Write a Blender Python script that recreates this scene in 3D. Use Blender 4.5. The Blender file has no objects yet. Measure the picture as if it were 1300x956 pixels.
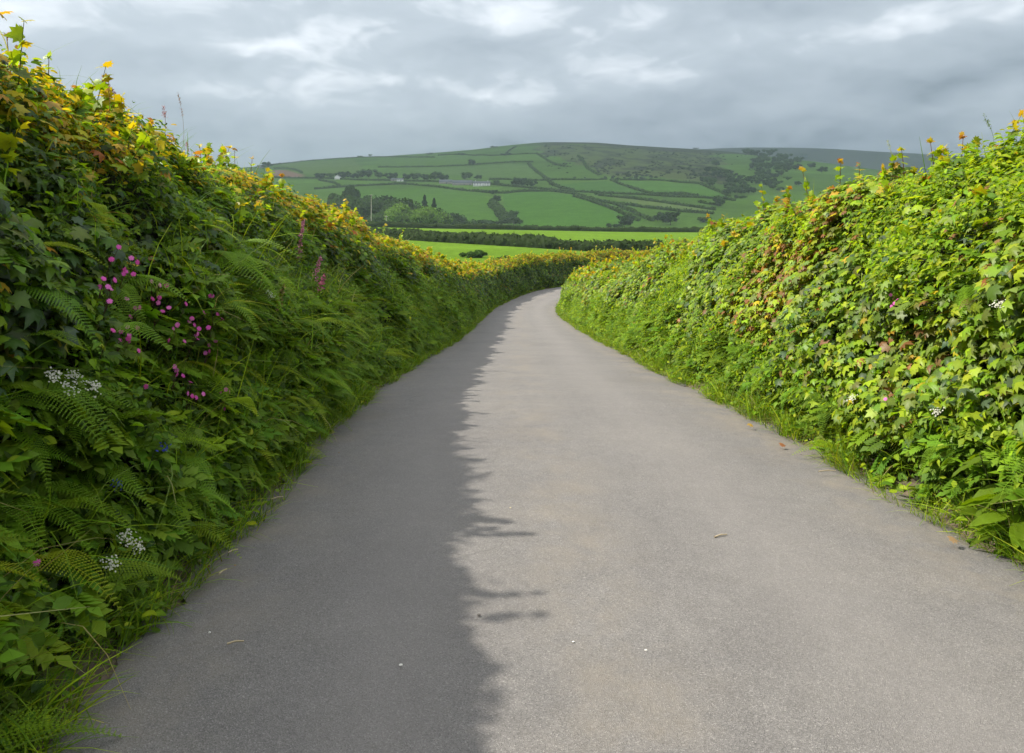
import bpy, math, random
import numpy as np
from mathutils import Vector
random.seed(5)
R = np.random.default_rng(11)
S = bpy.context.scene
COL = S.collection
F = 950.0; CX = 650.0; HY = 265.0; EYE = 1.55      # photograph: focal length in pixels, centre column, horizon row
radn = math.radians

# ------------------------------------------------------------------ noise
def h2(ix, iy, seed=0):
    with np.errstate(over='ignore'):
        n = (ix.astype(np.int64) * 374761393 + iy.astype(np.int64) * 668265263 + seed * 1442695041)
        n = (n ^ (n >> 13)) * 1274126177
        n = n & 0xffffffff
        n = (n ^ (n >> 16)) & 0xffffff
    return n / float(0xffffff)
def vn(x, y, seed=0):
    x = np.asarray(x, float); y = np.asarray(y, float)
    ix = np.floor(x); iy = np.floor(y); fx = x - ix; fy = y - iy
    fx = fx * fx * (3 - 2 * fx); fy = fy * fy * (3 - 2 * fy)
    a = h2(ix, iy, seed); b = h2(ix + 1, iy, seed); c = h2(ix, iy + 1, seed); d = h2(ix + 1, iy + 1, seed)
    return (a * (1 - fx) + b * fx) * (1 - fy) + (c * (1 - fx) + d * fx) * fy
def fbm(x, y, seed=0, o=4):
    t = 0; a = 1; s = 0
    for k in range(o):
        t = t + a * vn(np.asarray(x) * 2 ** k, np.asarray(y) * 2 ** k, seed + k * 17); s += a; a *= .5
    return t / s * 2 - 1
def sst(a, b, x):
    t = np.clip((np.asarray(x, float) - a) / (b - a), 0, 1); return t * t * (3 - 2 * t)
def pchip(xs, ys):
    xs = np.array(xs, float); ys = np.array(ys, float)
    h = np.diff(xs); d = np.diff(ys) / h
    m = np.zeros_like(xs); m[0] = d[0]; m[-1] = d[-1]
    for i in range(1, len(xs) - 1):
        m[i] = 0 if d[i-1] * d[i] <= 0 else 2 * d[i-1] * d[i] / (d[i-1] + d[i])
    def f(x):
        x = np.asarray(x, float); xc = np.clip(x, xs[0], xs[-1])
        i = np.clip(np.searchsorted(xs, xc) - 1, 0, len(xs) - 2)
        t = (xc - xs[i]) / h[i]
        return ((2*t**3-3*t**2+1)*ys[i] + (t**3-2*t**2+t)*h[i]*m[i] + (-2*t**3+3*t**2)*ys[i+1] + (t**3-t**2)*h[i]*m[i+1])
    return f

# ------------------------------------------------------------------ terrain height
zr = pchip([-400,-60,-10,0,7,10.9,18.4,30,45,52,60,75,140,220,300,322,345,380,440,500,560,640],
           [20,5.2,.68,0,-.47,-.92,-1.86,-3.15,-4.55,-4.8,-4.86,-5.1,-6.25,-6.6,-7.1,-7.55,-8.4,-13,-24,-23,-16,-8])
_px = [-400,0,200,330,400,500,600,650,700,750,800,850,900,940,1000,1060,1150,1300,1700]
_rw = [240,228,219,211,203.5,197.5,190,184,180.5,181,184.5,187.5,190.5,194,203,214,224,232,240]
r1 = pchip(_px, _rw)
r2 = pchip([-400,300,600,800,850,900,950,1000,1050,1100,1200,1300,1700],[235,228,215,200,193,189.5,188,188.3,190,193,198,202,215])
Y1, Y2 = 2400.0, 4300.0
def zt(X, Y):
    X = np.asarray(X, float); Y = np.asarray(Y, float)
    near = zr(Y) - .018 * np.clip(X, -60, 60) * sst(80, 140, Y) * (1 - sst(330, 420, Y)) + .06 * fbm(X/9, Y/9, 3)
    near = near + 6 * sst(25, 400, -X) * (1 - sst(350, 500, Y)) + .35 * fbm(X/60, Y/60, 5) * sst(30, 90, np.abs(X))
    H1 = EYE + (HY - r1(CX + F * X / Y1)) / F * Y1
    H2 = EYE + (HY - r2(CX + F * X / Y2)) / F * Y2
    t = np.clip((Y - 560) / (Y1 - 560), 0, 1)
    g = t ** 1.12
    hill = -16 + (H1 + 16) * g + 7 * fbm(X/420, Y/420, 8, 3) * np.sin(np.pi * t) + 1.2 * fbm(X/60, Y/60, 9, 2) * sst(0, .1, t) * (1-sst(.85, 1, t))
    zm = 40 + .35 * H1
    t2 = sst(Y1, 3050, Y); t3 = sst(3000, Y2, Y); t4 = sst(Y2, 5600, Y)
    back = H1 * (1 - t2) + zm * t2
    back = back * (1 - t3) + H2 * t3
    back = back * (1 - t4) + 90 * t4
    far = np.where(Y < Y1, hill, back)
    w = sst(500, 600, Y)
    return near * (1 - w) + far * w
def ray(px, row, y0=150, y1=5200, step=1.0):
    Ys = np.arange(y0, y1, step); Xs = (px - CX) / F * Ys
    z = zt(Xs, Ys); zz = EYE + (HY - row) / F * Ys
    k = np.where(z >= zz)[0]
    i = k[0] if len(k) else int(np.argmax((z - EYE) / Ys))
    return float(Xs[i]), float(Ys[i]), float(z[i])

# ------------------------------------------------------------------ mesh tools
class Acc:
    def __init__(s): s.v = []; s.f = []; s.c = []; s.n = 0
    def add(s, V, T, C):
        V = np.asarray(V, float).reshape(-1, 3); T = np.asarray(T, np.int64).reshape(-1, 3)
        C = np.asarray(C, float)
        if C.ndim == 1: C = np.tile(C, (len(V), 1))
        s.v.append(V); s.f.append(T + s.n); s.c.append(C); s.n += len(V)
    def inst(s, tv, tf, P, B, sc, C, cf=None):
        """tv (V,3) template, P (N,3), B (N,3,3) columns = axes, sc (N,) or (N,3), C (N,3)"""
        N = len(P)
        if N == 0: return
        sc = np.asarray(sc, float)
        if sc.ndim == 1: sc = sc[:, None].repeat(3, 1)
        L = tv[None] * sc[:, None, :]
        W = np.einsum('nij,nvj->nvi', B, L) + P[:, None, :]
        T = tf[None] + (np.arange(N) * len(tv))[:, None, None]
        c = C[:, None, :].repeat(len(tv), 1)
        if cf is not None: c = c * cf[None, :, None]
        s.add(W.reshape(-1, 3), T.reshape(-1, 3), c.reshape(-1, 3))
    def build(s, name, mat, parent=None, smooth=False):
        V = np.concatenate(s.v); T = np.concatenate(s.f); C = np.concatenate(s.c)
        return mesh(name, V, T, mat, parent, C, smooth)
def mesh(name, V, T, mat, parent=None, C=None, smooth=False):
    me = bpy.data.meshes.new(name)
    me.vertices.add(len(V)); me.vertices.foreach_set('co', np.ascontiguousarray(V, dtype=np.float32).ravel())
    k = T.shape[1]
    me.loops.add(T.size); me.loops.foreach_set('vertex_index', np.ascontiguousarray(T, dtype=np.int32).ravel())
    me.polygons.add(len(T)); me.polygons.foreach_set('loop_start', np.arange(0, T.size, k, dtype=np.int32))
    if smooth: me.polygons.foreach_set('use_smooth', np.ones(len(T), bool))
    me.update(calc_edges=True)
    if C is not None:
        a = me.attributes.new('Col', 'FLOAT_COLOR', 'POINT')
        c4 = np.ones((len(V), 4), np.float32); c4[:, :3] = C
        a.data.foreach_set('color', c4.ravel())
    me.materials.append(mat)
    o = bpy.data.objects.new(name, me); COL.objects.link(o)
    if parent: o.parent = parent
    return o
def tag(o, label=None, cat=None, group=None, kind=None):
    if label: o['label'] = label
    if cat: o['category'] = cat
    if group: o['group'] = group
    if kind: o['kind'] = kind
    return o
def empty(name, loc, rz=0):
    o = bpy.data.objects.new(name, None); COL.objects.link(o); o.location = loc; o.rotation_euler = (0, 0, rz)
    o.empty_display_size = .2
    return o
def copy_tree(o, parent=None):
    c = o.copy(); COL.objects.link(c); c.parent = parent
    for ch in list(o.children): copy_tree(ch, c)
    return c
def nrm(v):
    return v / np.maximum(np.linalg.norm(v, axis=-1, keepdims=True), 1e-9)
def basis(n, t):
    n = nrm(n); t = t - (t * n).sum(-1, keepdims=True) * n; t = nrm(t)
    x = np.cross(t, n)
    return np.stack([x, t, n], axis=-1)

# ------------------------------------------------------------------ materials
def newmat(name):
    m = bpy.data.materials.new(name); m.use_nodes = True
    nt = m.node_tree; nt.nodes.clear()
    return m, nt, nt.nodes, nt.links
def N_(nt, typ, **kw):
    n = nt.nodes.new(typ)
    for k, v in kw.items():
        if k.startswith('i_'): n.inputs[k[2:].replace('_', ' ')].default_value = v
        else: setattr(n, k, v)
    return n
def leafmat(name, rough=.45, trans=.4, spec=.4, tcol=(1.25, 1.2, .45)):
    m, nt, ns, L = newmat(name)
    at = N_(nt, 'ShaderNodeAttribute', attribute_name='Col')
    p = N_(nt, 'ShaderNodeBsdfPrincipled', i_Roughness=rough); p.inputs['Specular IOR Level'].default_value = spec
    L.new(at.outputs['Color'], p.inputs['Base Color'])
    mul = N_(nt, 'ShaderNodeMix', data_type='RGBA', blend_type='MULTIPLY'); mul.inputs['Factor'].default_value = 1
    L.new(at.outputs['Color'], mul.inputs[6]); mul.inputs[7].default_value = (*tcol, 1)
    tr = N_(nt, 'ShaderNodeBsdfTranslucent'); L.new(mul.outputs[2], tr.inputs['Color'])
    mx = N_(nt, 'ShaderNodeMixShader'); mx.inputs['Fac'].default_value = trans
    L.new(p.outputs[0], mx.inputs[1]); L.new(tr.outputs[0], mx.inputs[2])
    o = N_(nt, 'ShaderNodeOutputMaterial'); L.new(mx.outputs[0], o.inputs['Surface'])
    return m
def plain(name, col, rough=.8, nscale=0, namt=.3, bump=0, metal=0, attr=False, spec=.3):
    m, nt, ns, L = newmat(name)
    p = N_(nt, 'ShaderNodeBsdfPrincipled', i_Roughness=rough, i_Metallic=metal); p.inputs['Specular IOR Level'].default_value = spec
    p.inputs['Base Color'].default_value = (*col, 1)
    src = None
    if attr:
        at = N_(nt, 'ShaderNodeAttribute', attribute_name='Col'); src = at.outputs['Color']
        L.new(src, p.inputs['Base Color'])
    if nscale:
        tc = N_(nt, 'ShaderNodeTexCoord'); nz = N_(nt, 'ShaderNodeTexNoise', i_Scale=nscale, i_Detail=6.0, i_Roughness=.65)
        L.new(tc.outputs['Object'], nz.inputs['Vector'])
        mr = N_(nt, 'ShaderNodeMapRange'); mr.inputs['From Min'].default_value = .3; mr.inputs['From Max'].default_value = .7
        mr.inputs['To Min'].default_value = 1 - namt; mr.inputs['To Max'].default_value = 1 + namt
        L.new(nz.outputs[0], mr.inputs['Value'])
        mx = N_(nt, 'ShaderNodeMix', data_type='RGBA', blend_type='MULTIPLY'); mx.inputs['Factor'].default_value = 1
        if src: L.new(src, mx.inputs[6])
        else: mx.inputs[6].default_value = (*col, 1)
        L.new(mr.outputs[0], mx.inputs[7]); L.new(mx.outputs[2], p.inputs['Base Color'])
        if bump:
            b = N_(nt, 'ShaderNodeBump', i_Strength=.6, i_Distance=bump); L.new(nz.outputs[0], b.inputs['Height']); L.new(b.outputs[0], p.inputs['Normal'])
    o = N_(nt, 'ShaderNodeOutputMaterial'); L.new(p.outputs[0], o.inputs['Surface'])
    return m
M_leaf = leafmat('hedge_leaf', .46, .46, .38, (1.35, 1.3, .45))
M_soft = leafmat('soft_leaf', .6, .5, .25, (1.35, 1.3, .45))
M_grass = leafmat('grass_blade', .55, .42, .22, (1.25, 1.15, .4))
M_tree = leafmat('tree_leaf', .75, .2, .06)
M_petal = leafmat('petal', .6, .4, .2, (1.1, .9, 1.0))
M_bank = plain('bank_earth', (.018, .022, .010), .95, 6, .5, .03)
M_soil = plain('soil', (.11, .085, .06), .95, 14, .45, .02)
M_bark = plain('bark', (.09, .07, .05), .9, 5, .4, .02)
M_stem = plain('stem', (.10, .12, .04), .7)
M_dry = plain('dry_stem', (.30, .21, .12), .8)
M_white = plain('white_render', (.74, .73, .70), .8, 1.5, .08)
M_stone = plain('stone_wall', (.30, .28, .25), .9, 1.2, .3)
M_slate = plain('slate_roof', (.16, .165, .18), .6, 2.0, .25)
M_glass = plain('window_glass', (.03, .04, .05), .1, spec=.6)
M_door = plain('painted_door', (.06, .09, .12), .5)
M_pole = plain('pole_wood', (.42, .38, .33), .8, 4, .2)
M_stonechip = plain('chipping', (.30, .28, .25), .9, 20, .3)

# ------------------------------------------------------------------ road asphalt
def asphalt():
    m, nt, ns, L = newmat('worn_asphalt')
    tc = N_(nt, 'ShaderNodeTexCoord')
    def noise(scale, detail=4, rough=.6, vec=None):
        n = N_(nt, 'ShaderNodeTexNoise', i_Scale=scale, i_Detail=float(detail), i_Roughness=rough); L.new(vec or tc.outputs['Object'], n.inputs['Vector']); return n
    def ramp(src, stops):
        r = N_(nt, 'ShaderNodeValToRGB'); e = r.color_ramp.elements
        e[0].position, e[0].color = stops[0][0], (*stops[0][1], 1); e[1].position, e[1].color = stops[-1][0], (*stops[-1][1], 1)
        for p_, c_ in stops[1:-1]: q = e.new(p_); q.color = (*c_, 1)
        L.new(src, r.inputs[0]); return r
    def mix(bt, a, b, fac):
        x = N_(nt, 'ShaderNodeMix', data_type='RGBA', blend_type=bt)
        if isinstance(fac, float): x.inputs['Factor'].default_value = fac
        else: L.new(fac, x.inputs['Factor'])
        for k, s_ in ((6, a), (7, b)):
            if isinstance(s_, tuple): x.inputs[k].default_value = (*s_, 1)
            else: L.new(s_, x.inputs[k])
        return x.outputs[2]
    vo = N_(nt, 'ShaderNodeTexVoronoi', i_Scale=260.0); L.new(tc.outputs['Object'], vo.inputs['Vector'])
    sep = N_(nt, 'ShaderNodeSeparateColor'); L.new(vo.outputs['Color'], sep.inputs[0])
    agg = ramp(sep.outputs[0], [(0, (.110, .104, .098)), (.3, (.152, .144, .136)), (.85, (.183, .173, .163)), (1, (.27, .255, .24))])
    fine = noise(260, 3, .7)
    fr = ramp(fine.outputs[0], [(.3, (.8, .8, .8)), (.7, (1.16, 1.16, 1.16))])
    c = mix('MULTIPLY', agg.outputs[0], fr.outputs[0], 1.0)
    big = noise(.9, 6, .62)
    br = ramp(big.outputs[0], [(.32, (.91, .91, .92)), (.5, (1, 1, 1)), (.68, (1.07, 1.065, 1.05))])
    c = mix('MULTIPLY', c, br.outputs[0], 1.0)
    mid = noise(7, 5, .7)
    mr_ = ramp(mid.outputs[0], [(.34, (.93, .93, .93)), (.66, (1.06, 1.06, 1.06))])
    c = mix('MULTIPLY', c, mr_.outputs[0], 1.0)
    # sandy dust washed down the crown and along the edges, following the road's own coordinates
    at = N_(nt, 'ShaderNodeAttribute', attribute_name='Col'); sp = N_(nt, 'ShaderNodeSeparateColor'); L.new(at.outputs['Color'], sp.inputs[0])
    dn = noise(2.2, 5, .7); dr = ramp(dn.outputs[0], [(.42, (0, 0, 0)), (.72, (1, 1, 1))])
    mm = N_(nt, 'ShaderNodeMath', operation='MULTIPLY'); L.new(sp.outputs[0], mm.inputs[0]); L.new(dr.outputs[0], mm.inputs[1])
    c = mix('MIX', c, (.225, .195, .152), mm.outputs[0])
    pt = noise(.55, 3, .5); pr = ramp(pt.outputs[0], [(.60, (0, 0, 0)), (.70, (.35, .35, .35))])
    c = mix('MIX', c, (.115, .108, .10), pr.outputs[0])
    # wheel tracks polished a little paler, seen in the road's own across coordinate
    def band(cen, wd):
        a_ = N_(nt, 'ShaderNodeMath', operation='SUBTRACT'); L.new(sp.outputs[1], a_.inputs[0]); a_.inputs[1].default_value = cen
        b_ = N_(nt, 'ShaderNodeMath', operation='ABSOLUTE'); L.new(a_.outputs[0], b_.inputs[0])
        c_ = N_(nt, 'ShaderNodeMapRange', interpolation_type='SMOOTHSTEP'); c_.inputs['From Min'].default_value = 0; c_.inputs['From Max'].default_value = wd; c_.inputs['To Min'].default_value = 1; c_.inputs['To Max'].default_value = 0
        L.new(b_.outputs[0], c_.inputs['Value']); return c_.outputs[0]
    for cen in (.26, .70):
        f_ = N_(nt, 'ShaderNodeMath', operation='MULTIPLY'); L.new(band(cen, .13), f_.inputs[0]); f_.inputs[1].default_value = .30
        c = mix('MIX', c, (.215, .20, .187), f_.outputs[0])
    # hairline cracks
    wn = noise(1.6, 4, .6); wv = N_(nt, 'ShaderNodeVectorMath', operation='MULTIPLY_ADD'); L.new(wn.outputs['Color'], wv.inputs[0]); wv.inputs[1].default_value = (.9, .9, .9); L.new(tc.outputs['Object'], wv.inputs[2])
    vc = N_(nt, 'ShaderNodeTexVoronoi', feature='DISTANCE_TO_EDGE', i_Scale=.42); L.new(wv.outputs[0], vc.inputs['Vector'])
    cr = ramp(vc.outputs['Distance'], [(0, (1, 1, 1)), (.0035, (0, 0, 0))]); cm = noise(.5, 2, .5); cmr = ramp(cm.outputs[0], [(.54, (0, 0, 0)), (.62, (.55, .55, .55))])
    c = mix('MIX', c, (.07, .066, .06), mix('MULTIPLY', cr.outputs[0], cmr.outputs[0], 1.0))
    p = N_(nt, 'ShaderNodeBsdfPrincipled', i_Roughness=.86); p.inputs['Specular IOR Level'].default_value = .25
    L.new(c, p.inputs['Base Color'])
    b = N_(nt, 'ShaderNodeBump', i_Strength=.7, i_Distance=.004); L.new(vo.outputs['Distance'], b.inputs['Height'])
    b2 = N_(nt, 'ShaderNodeBump', i_Strength=.5, i_Distance=.02); L.new(mid.outputs[0], b2.inputs['Height']); L.new(b.outputs[0], b2.inputs['Normal'])
    L.new(b2.outputs[0], p.inputs['Normal'])
    o = N_(nt, 'ShaderNodeOutputMaterial'); L.new(p.outputs[0], o.inputs['Surface'])
    return m
M_road = asphalt()

# ------------------------------------------------------------------ road plan
def smooth_path(pts, step=.12, sm=9):
    P = np.array(pts, float); d = np.r_[0, np.cumsum(np.linalg.norm(np.diff(P, axis=0), axis=1))]
    q = np.arange(0, d[-1], step)
    X = pchip(d, P[:, 0])(q); Y = pchip(d, P[:, 1])(q)
    k = np.ones(sm) / sm
    Xp = np.pad(X, sm // 2, mode='edge'); Yp = np.pad(Y, sm // 2, mode='edge')
    X = np.convolve(Xp, k, 'valid'); Y = np.convolve(Yp, k, 'valid')
    T = np.gradient(np.stack([X, Y], 1), axis=0); T = nrm(T)
    return np.stack([X, Y], 1), T
Lp, Lt = smooth_path([(-1.45,-14),(-1.45,-6),(-1.46,0),(-1.5,2.75),(-1.55,4),(-1.68,7),(-1.72,10.9),(-1.60,18.4),(-1.52,30),(-1.45,40),(-1.20,45),(-.45,50),(1.1,56),(3.4,60.5),(8,65),(16,69.5),(30,73),(60,76)], sm=21)
Rp, Rt = smooth_path([(2.75,-14),(2.7,-6),(2.65,0),(2.56,3.2),(2.34,7),(2.28,10.9),(2.42,18.4),(2.46,30),(2.55,38),(2.72,44),(3.2,49),(4.9,54),(7.6,58),(11.5,61.5),(18,65),(31,68.6),(60,71.6)], sm=21)
Ln = np.stack([-Lt[:, 1], Lt[:, 0]], 1)      # pointing away from the road on the left
Rn = np.stack([Rt[:, 1], -Rt[:, 0]], 1)
def roadz(X, Y): return zr(Y) + .05
# road strip: connect left edge to right edge samples by arc fraction (piecewise, matched along length)
def strip_road():
    nL = len(Lp)
    fr = np.linspace(0, 1, 900)
    # match by projecting: for every left sample take nearest right sample, forced monotone
    iL = (fr * (nL - 1)).astype(int)
    iR = np.array([np.argmin(((Rp - Lp[i]) ** 2).sum(1)) for i in iL]); iR = np.maximum.accumulate(iR)
    A = Lp[iL]; B = Rp[iR]
    k = np.ones(9) / 9
    B = np.stack([np.convolve(np.pad(B[:, j], 4, mode='edge'), k, 'valid') for j in (0, 1)], 1)
    w = 22; us = np.linspace(0, 1, w)
    V = []; C = []
    q = np.arange(len(fr))
    ragL = .16 * fbm(q * .6, q * 0, 21, 4); ragR = .18 * fbm(q * .6, q * 0 + 9, 22, 4)
    for j, u in enumerate(us):
        Pt = A * (1 - u) + B * u
        if j == 0: Pt = Pt - Ln[iL] * ragL[:, None] * -1
        if j == w - 1: Pt = Pt + Rn[iR] * ragR[:, None]
        crown = .05 * (1 - (2 * u - 1) ** 2)
        z = roadz(Pt[:, 0], Pt[:, 1]) + crown + .012 * fbm(Pt[:, 0] * 1.2, Pt[:, 1] * .5, 30, 3)
        if j in (0, w - 1): z = z - .03
        V.append(np.stack([Pt[:, 0], Pt[:, 1], z], 1))
        dust = max(math.exp(-((u - .46) / .07) ** 2) * .55, math.exp(-((u - .0) / .11) ** 2) * .95, math.exp(-((u - .97) / .10) ** 2) * 1.15, .05)
        C.append(np.tile([dust, u, 0], (len(fr), 1)))
    V = np.stack(V, 1); C = np.stack(C, 1)
    n, m_ = len(fr), w
    idx = np.arange(n * m_).reshape(n, m_)
    Q = np.stack([idx[:-1, :-1], idx[:-1, 1:], idx[1:, 1:], idx[1:, :-1]], -1).reshape(-1, 4)
    return mesh('road', V.reshape(-1, 3), Q, M_road, None, C.reshape(-1, 3), True)
tag(strip_road(), 'narrow worn grey tarmac lane running downhill between the hedges', 'road', kind='structure')

def verge(P, Nn, name, label):
    ii = np.arange(0, len(P), 2); offs = [-.35, -.12, .0, .12, .35, .7, 1.2, 3.0]
    V = []
    for o in offs:
        q = P[ii] + Nn[ii] * o
        z = roadz(q[:, 0], q[:, 1]) - .035 + .02 * fbm(q[:, 0] * 3, q[:, 1] * 3, 41) + (.03 if o > .1 else 0) + .12 * max(0, o)
        if o < 0: z = z - .06
        V.append(np.stack([q[:, 0], q[:, 1], z], 1))
    V = np.stack(V, 1); n, m_ = V.shape[:2]; idx = np.arange(n * m_).reshape(n, m_)
    Q = np.stack([idx[:-1, :-1], idx[:-1, 1:], idx[1:, 1:], idx[1:, :-1]], -1).reshape(-1, 4)
    return tag(mesh(name, V.reshape(-1, 3), Q, M_soil, smooth=True), label, 'soil', kind='structure')
verge(Lp, Ln, 'verge', 'bare brown soil along the left edge of the lane')
verge(Rp, Rn, 'verge', 'bare brown soil along the right edge of the lane')

# ------------------------------------------------------------------ terrain sheet
def axis(a, b, dense, s0, grow, smax):
    out = [dense[0]]
    while out[-1] < dense[1]: out.append(out[-1] + s0)
    s = s0
    while out[-1] < b: s = min(smax(out[-1]), s * grow); out.append(out[-1] + s)
    s = s0; lo = [dense[0]]
    while lo[-1] > a: s = min(smax(lo[-1]), s * grow); lo.append(lo[-1] - s)
    return np.array(lo[:0:-1] + out)
GX = axis(-4200, 4400, (-12, 24), .9, 1.07, lambda v: 9 if -1300 < v < 1500 else 80)
GY = axis(-350, 5900, (-12, 78), .9, 1.06, lambda v: 8 if v < 2500 else 30)
def inpoly(X, Y, poly):
    r = np.zeros(X.shape, bool); n = len(poly)
    for i in range(n):
        x0, y0 = poly[i]; x1, y1 = poly[(i + 1) % n]
        if y0 == y1: continue
        c = ((y0 > Y) != (y1 > Y)) & (X < (x1 - x0) * (Y - y0) / (y1 - y0) + x0); r ^= c
    return r
def terrain():
    X, Y = np.meshgrid(GX, GY)
    Z = zt(X, Y)
    # the lane's bed: dip the sheet under road and verge
    near = (Y < 80) & (Y > -16) & (X < 64) & (X > -8)
    q = np.argwhere(near); xs = X[near]; ys = Y[near]
    mid = np.stack([np.interp(np.linspace(0, 1, 400), np.linspace(0, 1, len(Lp)), Lp[:, k]) for k in (0, 1)], 1)
    midr = np.stack([np.interp(np.linspace(0, 1, 400), np.linspace(0, 1, len(Rp)), Rp[:, k]) for k in (0, 1)], 1)
    d = np.full(len(xs), 1e9)
    for c_ in (mid, midr, (mid + midr) / 2): 
        for i in range(0, len(c_)): d = np.minimum(d, (xs - c_[i, 0]) ** 2 + (ys - c_[i, 1]) ** 2)
    d = np.sqrt(d)
    Z[near] -= .5 * (1 - sst(1.2, 3.2, d))
    # field tints: each field its own sward colour
    g0 = np.array([.090, .160, .016])
    C = np.tile(g0, X.shape + (1,)) * 1.0
    far = sst(480, 560, Y)[..., None]
    C = C * (1 - far) + np.array([.095, .180, .030]) * far
    var = fbm(X / 170, Y / 110, 61, 2)[..., None]
    C = C * (1 + .28 * var * far + .10 * fbm(X / 12, Y / 12, 62, 3)[..., None] * (1 - far))
    for (poly, col) in FIELDS:
        pp = [ray(a, b)[:2] for a, b in poly]
        k = inpoly(X, Y, pp) & (Y > 450)
        C[k] = col
    rowg = HY - (Z - EYE) / np.maximum(Y, 1) * F; pxg = CX + X / np.maximum(Y, 1) * F
    # moorland on the high ground (by height and place)
    h = (Z - EYE) 
    H1 = (HY - r1(CX + F * X / Y1)) / F * Y1
    mp = [ray(a, b, 400, 3200)[:2] for a, b in [(676,187),(700,183.5),(760,184),(850,189.5),(905,193),(930,215),(915,237),(889,232.5),(839,228),(771,226.5),(748,214),(716,203),(690,196)]]
    jx = 35 * fbm(X / 70, Y / 90, 171, 3); jy = 60 * fbm(X / 80, Y / 100, 172, 3)
    moor = inpoly(X + jx, Y + jy, mp) * 1.0
    moor = np.maximum(moor, .45 * sst(2350, 2500, Y))
    top = sst(0, 14, (26 + 16 * sst(0, 500, X)) - (H1 - h) + 22 * fbm(X / 120, Y / 160, 72, 4)) * sst(-20, 160, X) * (Y > 1000)
    mc = np.array([.105, .120, .045]); tc = np.array([.050, .050, .036])
    C = C * (1 - .75 * moor[..., None]) + mc * .75 * moor[..., None]
    mott = (sst(-.05, .25, fbm(X / 26, Y / 70, 73, 4)) * moor * .85)[..., None]
    C = C * (1 - mott) + np.array([.045, .052, .030]) * mott
    C = C * (1 - .85 * top[..., None]) + tc * .85 * top[..., None]
    V = np.stack([X, Y, Z], -1).reshape(-1, 3)
    n, m_ = X.shape; idx = np.arange(n * m_).reshape(n, m_)
    Q = np.stack([idx[:-1, :-1], idx[:-1, 1:], idx[1:, 1:], idx[1:, :-1]], -1).reshape(-1, 4)
    mat, nt, ns, L = newmat('pasture')
    at = N_(nt, 'ShaderNodeAttribute', attribute_name='Col')
    tcn = N_(nt, 'ShaderNodeTexCoord')
    def nz(scale, lo, hi, det=5.0, sx=1, sy=1):
        mp = N_(nt, 'ShaderNodeMapping'); mp.inputs['Scale'].default_value = (sx, sy, 1); L.new(tcn.outputs['Object'], mp.inputs['Vector'])
        a_ = N_(nt, 'ShaderNodeTexNoise', i_Scale=scale, i_Detail=det, i_Roughness=.7); L.new(mp.outputs[0], a_.inputs['Vector'])
        b_ = N_(nt, 'ShaderNodeMapRange'); b_.inputs['From Min'].default_value = .3; b_.inputs['From Max'].default_value = .7
        b_.inputs['To Min'].default_value = lo; b_.inputs['To Max'].default_value = hi; L.new(a_.outputs[0], b_.inputs['Value']); return b_.outputs[0]
    c = at.outputs['Color']
    for s_ in (nz(.045, .86, 1.14), nz(.7, .72, 1.28), nz(9.0, .7, 1.3)):
        x = N_(nt, 'ShaderNodeMix', data_type='RGBA', blend_type='MULTIPLY'); x.inputs['Factor'].default_value = 1
        L.new(c, x.inputs[6]); L.new(s_, x.inputs[7]); c = x.outputs[2]
    p = N_(nt, 'ShaderNodeBsdfPrincipled', i_Roughness=1.0); p.inputs['Specular IOR Level'].default_value = .0
    L.new(c, p.inputs['Base Color'])
    o = N_(nt, 'ShaderNodeOutputMaterial'); L.new(p.outputs[0], o.inputs['Surface'])
    ob = mesh('terrain', V, Q, mat, None, C.reshape(-1, 3), True)
    return tag(ob, 'green pastures falling to a valley and rising to a moorland hill', 'hills', kind='structure')
FIELDS = [
 ([(340,217.5),(352,216),(366,216.2),(382,221),(386,225),(340,225)], (.26,.16,.11)),
 ([(638,246.5),(669,243.6),(700,244),(730,248.5),(757,256),(790,266),(815,282),(790,287.5),(660,287.5),(640,262)], (.080,.185,.024)),
 ([(560,240),(612,245.5),(624,259),(634,274),(640,287.5),(560,287.5),(470,262),(450,241)], (.090,.190,.026)),
 ([(450,230),(560,233),(640,237.5),(622,243.5),(560,237.5),(515,233),(449,235)], (.120,.225,.035)),
 ([(704,235),(771,229.5),(800,239),(826,246.5),(760,244),(728,242)], (.078,.170,.032)),
 ([(782,230),(839,231),(889,235.5),(907,243),(926,250),(880,250),(830,247),(800,236)], (.090,.195,.032)),
 ([(352,207.5),(449,202),(458,210),(462,222),(400,225),(384,219),(372,214)], (.120,.190,.045)),
 ([(480,201),(600,199),(640,198),(640,205),(560,210),(482,211)], (.105,.195,.035)),
 ([(780,249.5),(830,252.5),(863,259),(905,266),(900,269),(840,265),(785,254.5)], (.135,.195,.055)),
 ([(500,214),(595,211.5),(650,208),(672,209.5),(690,227),(620,226.5),(580,222)], (.110,.190,.045)),
]
terrain()

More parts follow.
